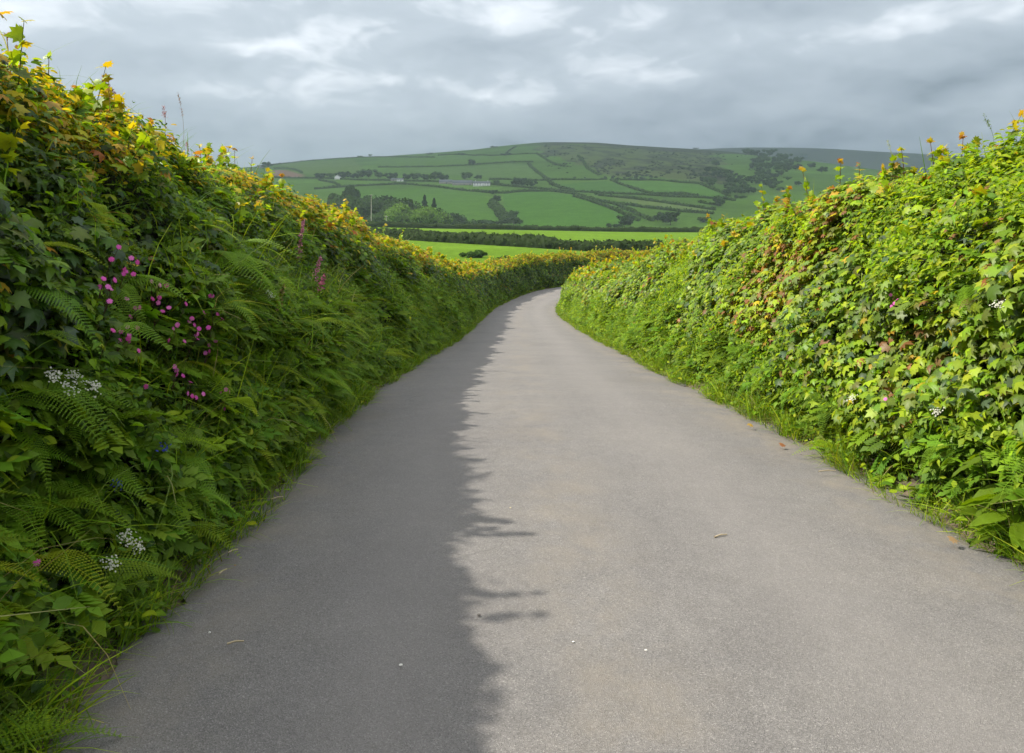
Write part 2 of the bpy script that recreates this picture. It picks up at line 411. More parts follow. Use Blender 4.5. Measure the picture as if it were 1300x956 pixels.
# ------------------------------------------------------------------ leaf templates
def fan(outline, center):
    V = [center] + outline; n = len(outline)
    T = [(0, 1 + i, 1 + (i + 1) % n) for i in range(n)]
    return np.array(V, float), np.array(T)
def palmate(lod=0):
    if lod == 0:
        r = [(.10,-.02,0),(.30,-.12,-.05),(.33,.07,.0),(.58,.22,-.08),(.40,.33,.01),(.47,.62,-.06),(.22,.58,.02)]
    elif lod == 1:
        r = [(.28,-.10,-.04),(.55,.22,-.06),(.33,.36,.01),(.42,.64,-.05)]
    else:
        r = [(.45,.12,-.05),(.38,.62,-.03)]
    o = [(0,0,0)] + r + [(0,1,-.10)] + [(-x, y, z) for x, y, z in r[::-1]]
    return fan(o, (0, .33, .05))
def ovate(w=.5, lod=0):
    if lod == 0: r = [(w*.6,.15,.04),(w,.42,.05),(w*.7,.75,.02)]
    else: r = [(w,.42,.05)]
    o = [(0,0,0)] + r + [(0,1,-.12)] + [(-x, y, z) for x, y, z in r[::-1]]
    return fan(o, (0, .45, -.03))
def blade(w=.04, bend=.35, seg=4):
    V = []; T = []
    for i in range(seg + 1):
        t = i / seg; ww = w * (1 - t ** 1.6) * .5 + .0015
        y = t - .25 * bend * t * t; z = bend * -t * t
        V += [(-ww, y, z), (ww, y, z)]
        if i: a = 2 * i - 2; T += [(a, a + 1, a + 3), (a, a + 3, a + 2)]
    return np.array(V), np.array(T)
PAL = [palmate(0), palmate(1), palmate(2)]
OVA = [ovate(.34, 0), ovate(.34, 1), ovate(.34, 1)]
OVB = [ovate(.22, 0), ovate(.22, 1), ovate(.22, 1)]
def frond(pairs=20, width=.24, droop=.35, lod=0):
    """a fern frond of length 1 along +y: thin rachis and tapering toothed pinnae"""
    V = []; T = []
    def p(t): return np.array([0, t - .22 * droop * t * t, -droop * t * t + .12 * math.sin(t * 3)])
    for i in range(8):
        a, b = p(i / 8), p((i + 1) / 8); k = len(V); w = .005 * (1 - i / 9)
        V += [a + [-w, 0, 0], a + [w, 0, 0], b + [w, 0, 0], b + [-w, 0, 0]]; T += [(k, k+1, k+2), (k, k+2, k+3)]
    for i in range(pairs):
        t = .14 + .86 * i / pairs; L_ = width * (math.sin(math.pi * min(1, (t - .05) * 1.05) ** .75) * .8 + .1) * (1 - .5 * t)
        L_ = max(L_, .02); c = p(t); hw = .024 * (1 - .4 * t)
        for s in (-1, 1):
            d = np.array([s * .93, .36, -.14]); q = np.array([-.36 * s, .93, 0]) * s
            nseg = 6 if lod == 0 else 1
            prev = None
            for j in range(nseg):
                u0 = j / nseg; u1 = (j + 1) / nseg; um = u0 + .62 / nseg
                a = c + d * L_ * u0; b = c + d * L_ * u1; m1 = c + d * L_ * um + np.array([0, hw * (1 - .75 * um), -.01]); m2 = c + d * L_ * um + np.array([0, -hw * (1 - .75 * um), -.01])
                k = len(V); V += [a, m1, b, m2]; T += [(k, k+1, k+2), (k, k+2, k+3)]
    return np.array(V), np.array(T)
FR = [frond(30), frond(16, lod=1)]
SPRAY = None
def spray(n=7):
    """a pinnate sprig (bramble, vetch, elder): paired small leaves on a stalk"""
    V = []; T = []; tv, tf = ovate(.3, 1)
    k = 0
    for i in range(n):
        t = .2 + .8 * i / (n - 1)
        for s in ((-1, 1) if i < n - 1 else (0,)):
            a = s * 1.05; c_, s_ = math.cos(a), math.sin(a)
            v = tv * (.34 if s else .36)
            w = np.stack([v[:, 0] * c_ + v[:, 1] * s_, -v[:, 0] * s_ + v[:, 1] * c_, v[:, 2]], 1) + [0, t * .75, -.12 * t * t]
            V.append(w); T.append(tf + k); k += len(tv)
    return np.concatenate(V), np.concatenate(T)
SPR = spray()

# palette (albedo)
def pal(name):
    return np.array({
     'dark': (.050,.098,.016), 'mid': (.105,.185,.014), 'fresh': (.185,.300,.012), 'lime': (.31,.41,.016),
     'yellow': (.50,.39,.015), 'gold': (.44,.27,.02), 'orange': (.34,.14,.03), 'pink': (.26,.13,.045), 'blue': (.075,.125,.055),
     'fern': (.150,.270,.018), 'grass': (.105,.205,.012), 'straw': (.34,.31,.12), 'olive': (.14,.165,.025), 'pale': (.20,.28,.06)}[name])
def pick(names, w, n, jit=.22, seed=None):
    w = np.array(w, float); w /= w.sum()
    k = R.choice(len(names), n, p=w)
    c = np.stack([pal(x) for x in names])[k]
    c = c * (1 + jit * (R.random((n, 1)) * 2 - 1)) * (1 + .12 * (R.random((n, 3)) * 2 - 1))
    return np.clip(c, .003, .8)

# ------------------------------------------------------------------ the hedges
class Hedge:
    def __init__(s, P, Nn, prof, side, seed):
        s.P = P; s.N = Nn; s.side = side; s.seed = seed
        s.d = np.r_[0, np.cumsum(np.linalg.norm(np.diff(P, axis=0), axis=1))]
        pr = np.array(prof, float); s.l = np.r_[0, np.cumsum(np.linalg.norm(np.diff(pr, axis=0), axis=1))]
        s.fo = pchip(s.l, pr[:, 0]); s.fh = pchip(s.l, pr[:, 1]); s.L = s.d[-1]; s.A = s.l[-1]
    def yq(s, q): return np.interp(q, s.d, s.P[:, 1])
    def surf(s, q, v, extra=0.0):
        """q distance along the hedge, v distance up its profile -> point, outward normal, height above ground"""
        B = np.stack([np.interp(q, s.d, s.P[:, k]) for k in (0, 1)], -1)
        Nn = nrm(np.stack([np.interp(q, s.d, s.N[:, k]) for k in (0, 1)], -1))
        hs = .955 - ((.04 * (1 - sst(4, 8, q - 14)) - .16 * (1 - sst(2.2, 3.3, q - 14))) if s.side < 0 else 0) + .06 * fbm(q * .33, q * 0 + s.seed, 5, 3)  # nearest left crest, out of frame, raised to push its shadow across the lane
        o = s.fo(v); h = s.fh(v) * hs
        e = .04; do = s.fo(v + e) - s.fo(v - e); dh = s.fh(v + e) - s.fh(v - e)
        dl = np.sqrt(do * do + dh * dh) + 1e-9
        no, nh = -dh / dl, do / dl                        # outward from the profile
        amp = np.clip(h / .7, 0, 1)
        lump = (.30 * fbm(q * .62, v * .95 + s.seed, 7, 3) + .17 * fbm(q * 2.2, v * 2.2, 9, 2)) * amp + extra
        X = B + Nn * (o + no * lump)[..., None]
        z0 = zr(B[..., 1]) + .03
        Z = z0 + np.maximum(h + nh * lump, -.05)
        P = np.concatenate([X, Z[..., None]], -1)
        n3 = np.concatenate([Nn * no[..., None], nh[..., None]], -1)
        return P, n3, h
LP = [(0,0),(.05,.35),(.16,.8),(.32,1.3),(.52,1.8),(.80,2.25),(1.15,2.55),(1.7,2.68),(2.3,2.5),(2.75,1.9),(2.9,1.0),(2.95,-.2)]
RP = [(0,0),(.10,.35),(.24,.8),(.42,1.3),(.66,1.75),(.95,2.1),(1.3,2.33),(1.85,2.42),(2.4,2.2),(2.8,1.6),(2.95,.8),(3.0,-.2)]
HL = Hedge(Lp, Ln, LP, -1, 3.0); HR = Hedge(Rp, Rn, RP, 1, 8.0)

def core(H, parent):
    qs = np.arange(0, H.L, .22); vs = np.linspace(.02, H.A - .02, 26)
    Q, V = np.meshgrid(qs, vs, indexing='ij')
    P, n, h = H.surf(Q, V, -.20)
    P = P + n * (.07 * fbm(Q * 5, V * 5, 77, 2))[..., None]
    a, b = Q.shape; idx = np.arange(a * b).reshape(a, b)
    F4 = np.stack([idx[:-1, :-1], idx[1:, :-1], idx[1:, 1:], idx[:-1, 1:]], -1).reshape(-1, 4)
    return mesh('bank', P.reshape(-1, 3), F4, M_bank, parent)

def sample(H, dens, y0, y1, back=.3):
    """random surface points with given density per m2, thinner on the far side of the crest"""
    yy = H.yq(np.arange(0, H.L, .1)); ok = (yy >= y0) & (yy < y1)
    qs = np.arange(0, H.L, .1)[ok]
    if len(qs) == 0: return None
    q0, q1 = qs[0], qs[-1] + .1
    n = int(dens * (q1 - q0) * H.A)
    q = R.uniform(q0, q1, n); v = R.uniform(0, H.A, n)
    vc = np.interp(2.0, [0, 1], [0, 1])
    crest = H.l[7]
    k = (v < crest + .5) | (R.random(n) < back)
    q, v = q[k], v[k]
    P, nn, h = H.surf(q, v)
    return q, v, P, nn, h
def scatter(acc, tpl, P, n, size, col, droop=.7, jit=.5, tipup=0.0, depth=.18):
    N = len(P)
    if N == 0: return
    n2 = nrm(n * (1 if n[:, 0].mean() > 0 else 1.25) + np.array([0, 0, .75]) + R.normal(0, jit, (N, 3)))
    t = np.array([0, 0, -droop]) + n * .35 + R.normal(0, .55, (N, 3)) + np.array([0, 0, tipup])
    B = basis(n2, t)
    dd = R.random(N) ** 1.3
    p = P - n * (dd * depth)[:, None] + n * .03
    size = np.stack([size * R.uniform(.72, 1.12, N), size, size * R.uniform(.3, 3.2, N)], 1)
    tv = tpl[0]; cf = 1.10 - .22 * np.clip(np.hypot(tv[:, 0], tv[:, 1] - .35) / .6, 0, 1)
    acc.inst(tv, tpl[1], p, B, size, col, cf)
def blades(acc, P, n, ln, col, up=.8, out=.5, w=.035, seg=4, jit=.35):
    N = len(P)
    if N == 0: return
    t = nrm(n * out + np.array([0, 0, up]) + R.normal(0, jit, (N, 3)))
    n2 = nrm(np.cross(np.cross(t, np.array([0, 0, 1.]) + R.normal(0, .3, (N, 3))), t) + 1e-6)
    B = basis(n2, t)
    kk = R.integers(0, 3, N)
    for i, bd in enumerate((.25, .55, .95)):
        m = kk == i; tv, tf = blade(w, bd, seg)
        acc.inst(tv, tf, P[m], B[m], ln[m], col[m], None)

def zones(H, q, v, h):
    """what grows where on the hedge: weights from height and noise"""
    hr = h / 2.6
    a = 1.5 * fbm(q * .45 + H.seed, v * .8, 51, 4); b = fbm(q * .55 + 31, v * .8 + H.seed, 52, 3); c = fbm(q * .6 + 77, v * 1.0, 53, 3)
    return hr, a, b, c

def dress(H, left):
    root = empty('roadside_hedge', (0, 0, 0))
    if left: tag(root, 'tall shaded hedge bank along the left of the lane, its crest tipped with yellow leaves', 'hedge', 'high hedges lining the lane')
    else: tag(root, 'sunlit hedge bank of green and orange leaves along the right of the lane', 'hedge', 'high hedges lining the lane')
    core(H, root)
    leaf = Acc(); small = Acc(); herb = Acc(); grass = Acc()
    bins = [(-14, 0.6, 300, 1, .115), (.6, 6, 1800, 0, .080 if not left else .072), (6, 11, 1700, 0, .080 if not left else .072), (11, 20, 1200, 1, .084), (20, 36, 700, 1, .105), (36, 80, 420, 2, .13)]
    for (y0, y1, dens, lod, sz) in bins:
        r = sample(H, dens, y0, y1)
        if r is None: continue
        q, v, P, n, h = r
        hr, a, b, c = zones(H, q, v, h)
        kf = (h > .30) | (v > H.l[8]) | (R.random(len(q)) < .22); q, v, P, n, h, hr, a, b, c = [z_[kf] for z_ in (q, v, P, n, h, hr, a, b, c)]
        N = len(q); u = R.random(N)
        yy = P[:, 1]
        back = v > H.l[8]
        crestz = sst(.80, 1.0, hr + .10 * b)
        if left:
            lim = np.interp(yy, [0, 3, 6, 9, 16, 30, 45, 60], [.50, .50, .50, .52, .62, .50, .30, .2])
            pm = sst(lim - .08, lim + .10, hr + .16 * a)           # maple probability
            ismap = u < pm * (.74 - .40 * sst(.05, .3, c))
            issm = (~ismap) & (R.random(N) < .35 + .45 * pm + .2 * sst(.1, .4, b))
        else:
            lim = np.interp(yy, [0, 3, 6, 9, 16, 30, 45, 60], [.18, .18, .22, .3, .40, .45, .40, .3])
            pm = sst(lim - .08, lim + .10, hr + .18 * a)
            bright = sst(.02, .22, c + .55 * np.exp(-((yy - 11.5) / 2.0) ** 2) + .5 * np.exp(-((yy - 5.4) / .75) ** 2) * sst(.35, .6, hr) - .22)
            ismap = u < pm * (.92 - .80 * bright)
            issm = (~ismap) & (R.random(N) < .45 + .5 * pm)
        # --- broad palmate leaves
        k = ismap; M = k.sum()
        if M:
            if left:
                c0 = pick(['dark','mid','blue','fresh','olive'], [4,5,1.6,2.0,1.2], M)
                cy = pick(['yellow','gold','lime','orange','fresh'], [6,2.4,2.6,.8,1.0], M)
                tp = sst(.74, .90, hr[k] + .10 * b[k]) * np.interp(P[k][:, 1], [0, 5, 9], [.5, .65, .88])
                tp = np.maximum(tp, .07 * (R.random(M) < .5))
            else:
                c0 = pick(['mid','fresh','blue','olive','pale','dark','lime'], [2.4,4.0,.8,1.4,2.2,.5,3.0], M)
                cy = pick(['orange','gold','yellow','pink','lime','pale'], [.9,.35,.8,2.6,5.0,1.4], M)
                pinkz = sst(.0, .30, fbm(q[k] * .9, v[k] * .6, 91, 3))
                tp = .03 + .26 * pinkz + .55 * np.exp(-((yy[k] - 7.6) / 1.1) ** 2) * (.3 + pinkz) + .22 * crestz[k]
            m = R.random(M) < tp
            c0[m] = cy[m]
            size = sz * (.42 + .95 * R.random(M)) * (1.0 if not left else 1.05)
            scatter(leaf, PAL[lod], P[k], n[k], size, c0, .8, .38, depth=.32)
        # --- small leaves: hawthorn, bramble, nettle
        k = issm; M = k.sum()
        if M:
            if left:
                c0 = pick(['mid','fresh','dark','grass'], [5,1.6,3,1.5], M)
                m = R.random(M) < sst(.76, .94, hr[k] + .1 * b[k]) * .75; cy = pick(['lime','yellow','gold'], [2.2,3,1.2], M); c0[m] = cy[m]
            else:
                c0 = pick(['fresh','lime','mid','pale'], [4,4.0,1.2,.8], M)
            rep = 2 if lod < 2 else 1
            for j in range(rep):
                size = sz * (.42 + .35 * R.random(M)) * (1.25 if lod == 2 else 1)
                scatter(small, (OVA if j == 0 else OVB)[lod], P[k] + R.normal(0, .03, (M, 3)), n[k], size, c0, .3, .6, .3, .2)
        # --- sprigs and feathery herbs low on the bank
        k = (~ismap) & (~issm) ; M = k.sum()
        if M:
            kk = np.where(k)[0]
            # keep a third as sprays, the rest as long grass
            spr = kk[R.random(M) < (.20 if lod < 2 else .3) + .25 * sst(.1, .3, b[kk])]
            if len(spr):
                m_ = len(spr); c0 = pick(['fern','fresh','mid','grass'], [3,3,2,2], m_)
                sc_ = (.10 + .14 * R.random(m_))
                t = n[spr] * .6 + R.normal(0, .5, (m_, 3)) + np.array([0, 0, .35]); nn_ = nrm(n[spr] * .5 + np.array([0, 0, .8]) + R.normal(0, .3, (m_, 3)))
                herb.inst(SPR[0], SPR[1], P[spr] - n[spr] * .05, basis(nn_, t), sc_, c0)
            hb = kk[R.random(M) < (.75 if left else .6)]; m5 = len(hb)
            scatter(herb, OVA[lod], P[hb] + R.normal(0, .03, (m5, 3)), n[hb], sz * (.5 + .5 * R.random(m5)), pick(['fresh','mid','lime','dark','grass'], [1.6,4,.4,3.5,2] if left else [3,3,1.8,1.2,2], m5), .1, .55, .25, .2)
            gk = kk[R.random(M) < [.36, .34, .35][lod] * (.25 + .75 * sst(-.35, .05, c[kk]))]
            m_ = len(gk)
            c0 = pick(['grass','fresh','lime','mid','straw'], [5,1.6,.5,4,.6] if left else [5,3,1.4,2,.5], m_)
            ln = (.10 + .24 * R.random(m_)) * (1.0 if lod < 2 else 1.2)
            blades(herb, P[gk] - n[gk] * .1, n[gk], ln, c0, .85, .42, [.02, .036, .08][lod], 4 if lod == 0 else 2)
            if lod < 2:
                g2 = gk[R.random(m_) < (.7 if lod == 0 else .4)]; m3 = len(g2); c1 = pick(['grass','fresh','lime','straw','pale'], [5,3,2,.5,1], m3); blades(herb, P[g2] + R.normal(0, .04, (m3, 3)), n[g2], .12 + .3 * R.random(m3), c1, .9, .35, .014 + .01 * lod, 3, .45)
                g4 = kk[R.random(M) < ((.020 if left else .008) if lod == 0 else .028) * (1 + 2 * sst(0, .4, a[kk]))]; m4 = len(g4)
                if m4:
                    dd = n[g4] * 1.0 + R.normal(0, .6, (m4, 3)) + np.array([0, 0, .45]); herb.inst(FR[lod][0], FR[lod][1], P[g4] - n[g4] * .12, basis(np.array([0, 0, 1.]) + R.normal(0, .25, (m4, 3)), dd), .26 + .26 * R.random(m4), pick(['fern','fresh','lime'], [5,2,1.5], m4))
    # shoots standing out of the crest
    nsh = 900 if left else 600
    q = R.uniform(8, H.L - 40, nsh); crest = H.l[6]
    v = crest + R.uniform(-.9, .8, nsh)
    P, n, h = H.surf(q, v)
    up = nrm(np.stack([R.normal(0, .22, nsh), R.normal(0, .22, nsh), np.ones(nsh)], 1) + n * .25)
    hl = .04 + .32 * R.random(nsh) ** 2.4
    hl *= np.interp(P[:, 1], [0, 3.2, 5, 10, 60], [1.3, 1.25, 1, .9, 1.3])  # near shoots, out of frame, lengthened to throw finger shadows on the lane
    sap = Acc()
    for i in range(nsh):
        a0 = P[i] - up[i] * .06; a1 = P[i] + up[i] * hl[i]
        s1 = nrm(np.cross(up[i], [.3, 1, .1])) * .003; s2 = nrm(np.cross(up[i], s1)) * .003
        sap.add([a0 + s1, a0 + s2, a0 - s1 - s2, a1 + s1 * .4, a1 + s2 * .4, a1 - (s1 + s2) * .4], [(0,1,4),(0,4,3),(1,2,5),(1,5,4),(2,0,3),(2,3,5)], pal('olive') * .8)
    far = P[:, 1] > 25
    for tlod, sel in ((0, ~far), (1, far)):
        for lev in np.linspace(.25, 1.0, 5):
            for s in (0, 1):
                M = sel.sum(); ang = R.uniform(0, 6.28, M) + s * math.pi
                d = np.stack([np.cos(ang), np.sin(ang), .25 - .5 * R.random(M) + (.4 if lev == 1 else 0)], 1)
                nn_ = nrm(np.array([0, 0, .8]) + R.normal(0, .75, (M, 3)))
                cc = pick(['yellow','gold','lime','orange','fresh'], [4.5 if left else 3,1.2,4,.5 if left else .9,1.8 if lev < .9 else .6], M)
                if lev < .45: cc = pick(['fresh','lime','mid'], [3,2,2], M)
                size = (.095 - .030 * lev) * (.7 + .6 * R.random(M)) * (1.0 + .5 * tlod)
                sap.inst(PAL[tlod][0], PAL[tlod][1], P[sel] + up[sel] * (hl[sel] * lev)[:, None], basis(nn_, d), size, cc)
    leaf.build('foliage', M_leaf, root)
    small.build('small_leaved_foliage', M_soft, root)
    sap.build('young_shoots', M_leaf, root)
    o = herb.build('undergrowth', M_grass)
    tag(o, 'long grass and feathery herbs growing out of the ' + ('shaded left' if left else 'sunlit right') + ' bank', 'undergrowth', kind='stuff')
    # --- grass fringe at the foot
    for (y0, y1, dens, w, seg) in [(-3, 6, 2600, .024, 4), (6, 12, 1900, .030, 3), (12, 25, 1000, .045, 2), (25, 62, 400, .08, 2)]:
        yy = H.yq(np.arange(0, H.L, .1)); ok = (yy >= y0) & (yy < y1); qs = np.arange(0, H.L, .1)[ok]
        if len(qs) == 0: continue
        q0, q1 = qs[0], qs[-1] + .1
        wd = .55; N = int(dens * (q1 - q0) * wd * 1.6)
        q = R.uniform(q0, q1, N); o_ = -.27 + wd * R.random(N) ** .95
        edge = .13 * fbm(q * 1.1, q * 0, 33, 4) - .13
        B = np.stack([np.interp(q, H.d, H.P[:, k]) for k in (0, 1)], -1); Nn = nrm(np.stack([np.interp(q, H.d, H.N[:, k]) for k in (0, 1)], -1))
        clump = fbm(q * 2.2, o_ * 3, 37, 3)
        keep = (o_ > edge) & (R.random(N) < .55 + 1.2 * clump)
        X = B + Nn * o_[:, None]; z = zr(X[:, 1]) + .045 + .5 * np.maximum(0, o_ - .1)
        P = np.concatenate([X, z[:, None]], 1)[keep]; Nk = np.concatenate([-Nn, np.zeros((N, 1))], 1)[keep]
        M = len(P); cl = clump[keep]; oo = o_[keep]
        ln = (.08 + .26 * R.random(M) ** 1.2) * (1 + .5 * cl) * (.50 + 1.5 * np.clip(oo + .2, 0, .5))
        c0 = pick(['grass','fresh','lime','mid','straw','olive'], [5,3.4,2.2 if left else 3.4,1.4,.25 if left else .8,.4], M)
        blades(grass, P, Nk, ln, c0, 1.0, .22, w * 1.2, seg, .30)
        # little herbs among the grass
        m2 = R.random(M) < .05; MM = m2.sum()
        scatter(grass, OVA[0 if seg > 2 else 1], P[m2] + [0, 0, .06], np.tile([0, 0, 1.], (MM, 1)), .03 + .05 * R.random(MM), pick(['fresh','mid','lime'], [3,2,1], MM), 0, .4, .3, .02)
    o = grass.build('grass', M_grass)
    tag(o, 'fringe of green grass at the foot of the ' + ('left' if left else 'right') + ' bank', 'grass', kind='stuff')
    return root
dress(HL, True); dress(HR, False)

# ------------------------------------------------------------------ plants one can pick out
def grid_of(H):
    q = np.arange(8, H.L - 30, .06); v = np.arange(.05, H.l[7], .05)
    Q, V = np.meshgrid(q, v, indexing='ij'); P, n, h = H.surf(Q, V)
    ok = P[..., 1] > 1.2
    P = P[ok]; n = n[ok]
    return P, n, CX + F * P[:, 0] / P[:, 1], HY - F * (P[:, 2] - EYE) / P[:, 1]
GRID = {True: grid_of(HL), False: grid_of(HR)}
def spot(left, px, row):
    P, n, x, y = GRID[left]
    d = np.hypot(x - px, y - row); k = np.where(d < d.min() + 6)[0]; k = k[np.argmin(P[k, 1])]
    return P[k], n[k]
def put(root, P): root.location = tuple(P)
def tube(acc, pts, r0, r1, col, k=5):
    pts = [np.array(p, float) for p in pts]; V = []; T = []
    for i, p in enumerate(pts):
        t = nrm((pts[min(i+1, len(pts)-1)] - pts[max(i-1, 0)])[None])[0]
        a = nrm(np.cross(t, [.31, .9, .2])[None])[0]; b = np.cross(t, a); r = r0 + (r1 - r0) * i / (len(pts) - 1)
        for j in range(k): V.append(p + r * (a * math.cos(2*math.pi*j/k) + b * math.sin(2*math.pi*j/k)))
        if i:
            for j in range(k):
                a0 = (i-1)*k + j; a1 = (i-1)*k + (j+1) % k; T += [(a0, a1, a1 + k), (a0, a1 + k, a0 + k)]
    acc.add(V, T, np.array(col, float))
FROND_ME = []
for i in range(6):
    f = Acc(); tv, tf = frond(28 + 2 * (i % 3), .22 + .03 * (i % 2), .30 + .12 * (i % 3), 0)
    c = pal('fern') * (.85 + .12 * i); f.inst(tv, tf, np.zeros((1, 3)), np.eye(3)[None], np.ones(1), c[None])
    o = f.build('frond', M_grass); FROND_ME.append(o.data); bpy.data.objects.remove(o)
def fern(left, px, row, size, n, label):
    P, nn = spot(left, px, row)
    root = empty('fern', (0, 0, 0)); tag(root, label, 'fern', 'ferns growing out of the bank'); put(root, P - nn * .12 - np.array([0, 0, size * .25]))
    for i in range(n):
        a = math.atan2(nn[1], nn[0]) + random.uniform(-1.5, 1.5)
        d = np.array([[math.cos(a), math.sin(a), random.uniform(.35, 1.3)]]); nv = np.array([[0, 0, 1.]]) + R.normal(0, .2, (1, 3))
        B = basis(nv, d)[0]
        o = bpy.data.objects.new('frond', random.choice(FROND_ME)); COL.objects.link(o); o.parent = root
        s = size * random.uniform(.75, 1.15)
        from mathutils import Matrix
        M = Matrix([[B[r][c] * s for c in range(3)] + [0] for r in range(3)] + [[0, 0, 0, 1]])
        o.matrix_local = M
FERNS = [
 (285,292,.62,13,'large bright green fern high on the left bank, lit along its tips'),
 (305,352,.50,10,'fern hanging just below the large bright fern on the left bank'),
 (45,440,.44,10,'fern at the left edge of the picture, level with the pink campions'),
 (100,478,.34,9,'small fern right above the white umbels on the left bank'),
 (35,600,.42,10,'fern at the left edge, low on the bank below the white umbels'),
 (135,560,.36,9,'fern halfway down the bank, right of the white umbels'),
 (235,598,.40,9,'low fern below the lowest campions on the left bank'),
 (150,318,.42,9,'fern in shade just above the topmost campion'),
 (505,345,.55,9,'fern under the yellow crest further down the left bank'),
 (425,452,.45,8,'fern in the long grass low on the left bank ahead'),
 (1238,330,.42,9,'fern in the bright green patch high on the right bank'),
 (1040,480,.38,8,'fern low on the right bank among pale leaves')]
for a in FERNS: fern(a[0] < 650, *a)

# red campion
def petals():
    V = []; T = []
    for i in range(5):
        a = i * 2 * math.pi / 5
        loc = [(0, .002), (.30, .35), (.42, .85), (.16, 1.0), (0, .72), (-.16, 1.0), (-.42, .85), (-.30, .35)]
        k = len(V)
        for x, y in loc:
            y_ = y; V.append((x * math.cos(a) + y_ * math.sin(a), -x * math.sin(a) + y_ * math.cos(a), -.12 * y * y + .05))
        T += [(k, k+1, k+7), (k+1, k+2, k+4), (k+2, k+3, k+4), (k+1, k+4, k+7), (k+4, k+5, k+6), (k+4, k+6, k+7)]
    return np.array(V), np.array(T)
PT = petals()
def flower_me(col):
    f = Acc(); f.inst(PT[0], PT[1], np.zeros((1, 3)), np.eye(3)[None], np.array([.0132]), np.array([col]))
    tube(f, [(0, 0, 0), (0, 0, -.014)], .003, .0045, (.16, .05, .05))
    o = f.build('flower', M_petal); m = o.data; bpy.data.objects.remove(o); return m
CAMP_ME = [flower_me((.80, .12, .52)), flower_me((.85, .20, .60)), flower_me((.72, .09, .42))]
CAMP = [
 (132,331,1,'topmost pink campion on the left bank, one bloom above the rest'),
 (139,362,3,'campion with pink blooms stacked just below the topmost one'),
 (111,364,2,'pink campion nearest the left edge in the upper cluster'),
 (119,391,2,'pink campion below the upper cluster, on its left side'),
 (148,387,1,'single pink campion bloom below the upper cluster, on its right side'),
 (183,382,2,'pink campion alone between the upper left and the right clusters'),
 (183,408,2,'pink campion blooms hanging in the gap between the two clusters'),
 (119,425,1,'single pink campion bloom furthest left in the middle row'),
 (141,431,2,'pink campion in the middle row just right of the leftmost bloom'),
 (157,419,2,'pink campion with blooms one over the other in the middle of the patch'),
 (144,447,2,'pink campion lowest in the left column of blooms'),
 (217,400,1,'pink campion bloom hanging at the top of the right cluster'),
 (231,421,3,'fullest pink campion, in the centre of the right cluster'),
 (213,429,2,'pink campion on the left side of the right cluster'),
 (198,437,1,'single pink campion bloom at the left tip of the right cluster'),
 (236,441,2,'pink campion at the bottom of the right cluster'),
 (256,454,3,'pink campion just below and right of the right cluster'),
 (262,409,2,'reddish campion furthest right, above the grass'),
 (171,494,1,'lone pink campion bloom in the low row on its left'),
 (209,485,2,'dusky pink campion in the middle of the low row'),
 (225,512,3,'lowest group of campion blooms on the left bank'),
 (276,516,2,'dark red campion lowest and furthest right on the bank'),
 (25,727,1,'mauve campion bloom near the foot of the bank at the left edge'),
 (1138,397,2,'pink campion bloom high on the sunlit right bank'),
 (1141,506,1,'pink campion bloom low on the sunlit right bank')]
for px, row, n, lab in CAMP:
    left = px < 650
    P, nn = spot(left, px, row)
    hd = P + nn * .09
    root = empty('red_campion', tuple(P - nn * .1 - np.array([0, 0, .28]))); tag(root, lab, 'wild flower', 'pink campions on the banks')
    base = np.array(root.location)
    st = Acc(); tips = []
    n = n if n == 1 else n + 2
    for i in range(n):
        tip = hd - base + R.normal(0, .024 if n > 1 else .004, 3) + np.array([0, 0, .022 * i])
        fork = (hd - base) * .8
        if i == 0: tube(st, [(0, 0, 0), fork * .5 + nn * .02, fork], .0022, .0016, (.09, .07, .03))
        tube(st, [fork, tip], .0014, .001, (.10, .06, .04)); tips.append(tip)
    for j in range(4):
        t_ = .35 + .15 * j; d = R.normal(0, 1, (1, 3)); st.inst(OVB[0][0], OVB[0][1], (fork * t_)[None], basis(np.array([[0, 0, 1.]]) + R.normal(0, .2, (1, 3)), d), np.array([.05]), pal('mid')[None])
    st.build('stem', M_soft, root)
    for tip in tips:
        o = bpy.data.objects.new('flower', random.choice(CAMP_ME)); COL.objects.link(o); o.parent = root; o.location = tuple(tip)
        d = Vector(nn + R.normal(0, .35, 3) + np.array([0, -.5, .2])); o.rotation_euler = d.to_track_quat('Z', 'Y').to_euler()

# cow parsley umbels and other heads
def umbel(acc, c, nn, r, nray=8, nf=6, col=(.66, .67, .55)):
    r = r * .62
    tv, tf = fan([(math.cos(a), math.sin(a), 0) for a in np.linspace(0, 6.28, 6)[:-1]], (0, 0, .3))
    for i in range(nray):
        a = i * 2.4; rr = r * math.sqrt((i + .3) / nray); up = nn
        t1 = nrm(np.cross(up, [.2, .3, .9])[None])[0]; t2 = np.cross(up, t1)
        e = c + t1 * rr * math.cos(a) + t2 * rr * math.sin(a) + up * (r * .45)
        tube(acc, [c, e], .0012, .0008, (.10, .16, .04), 3)
        n_ = nf; off = R.normal(0, .011, (n_, 3)); off -= (off @ up)[:, None] * up * .6
        acc.inst(tv, tf, e + off, basis(np.tile(up, (n_, 1)) + R.normal(0, .3, (n_, 3)), R.normal(0, 1, (n_, 3))), .0034 + .002 * R.random(n_), np.array(col) * (.8 + .3 * R.random((n_, 1))))
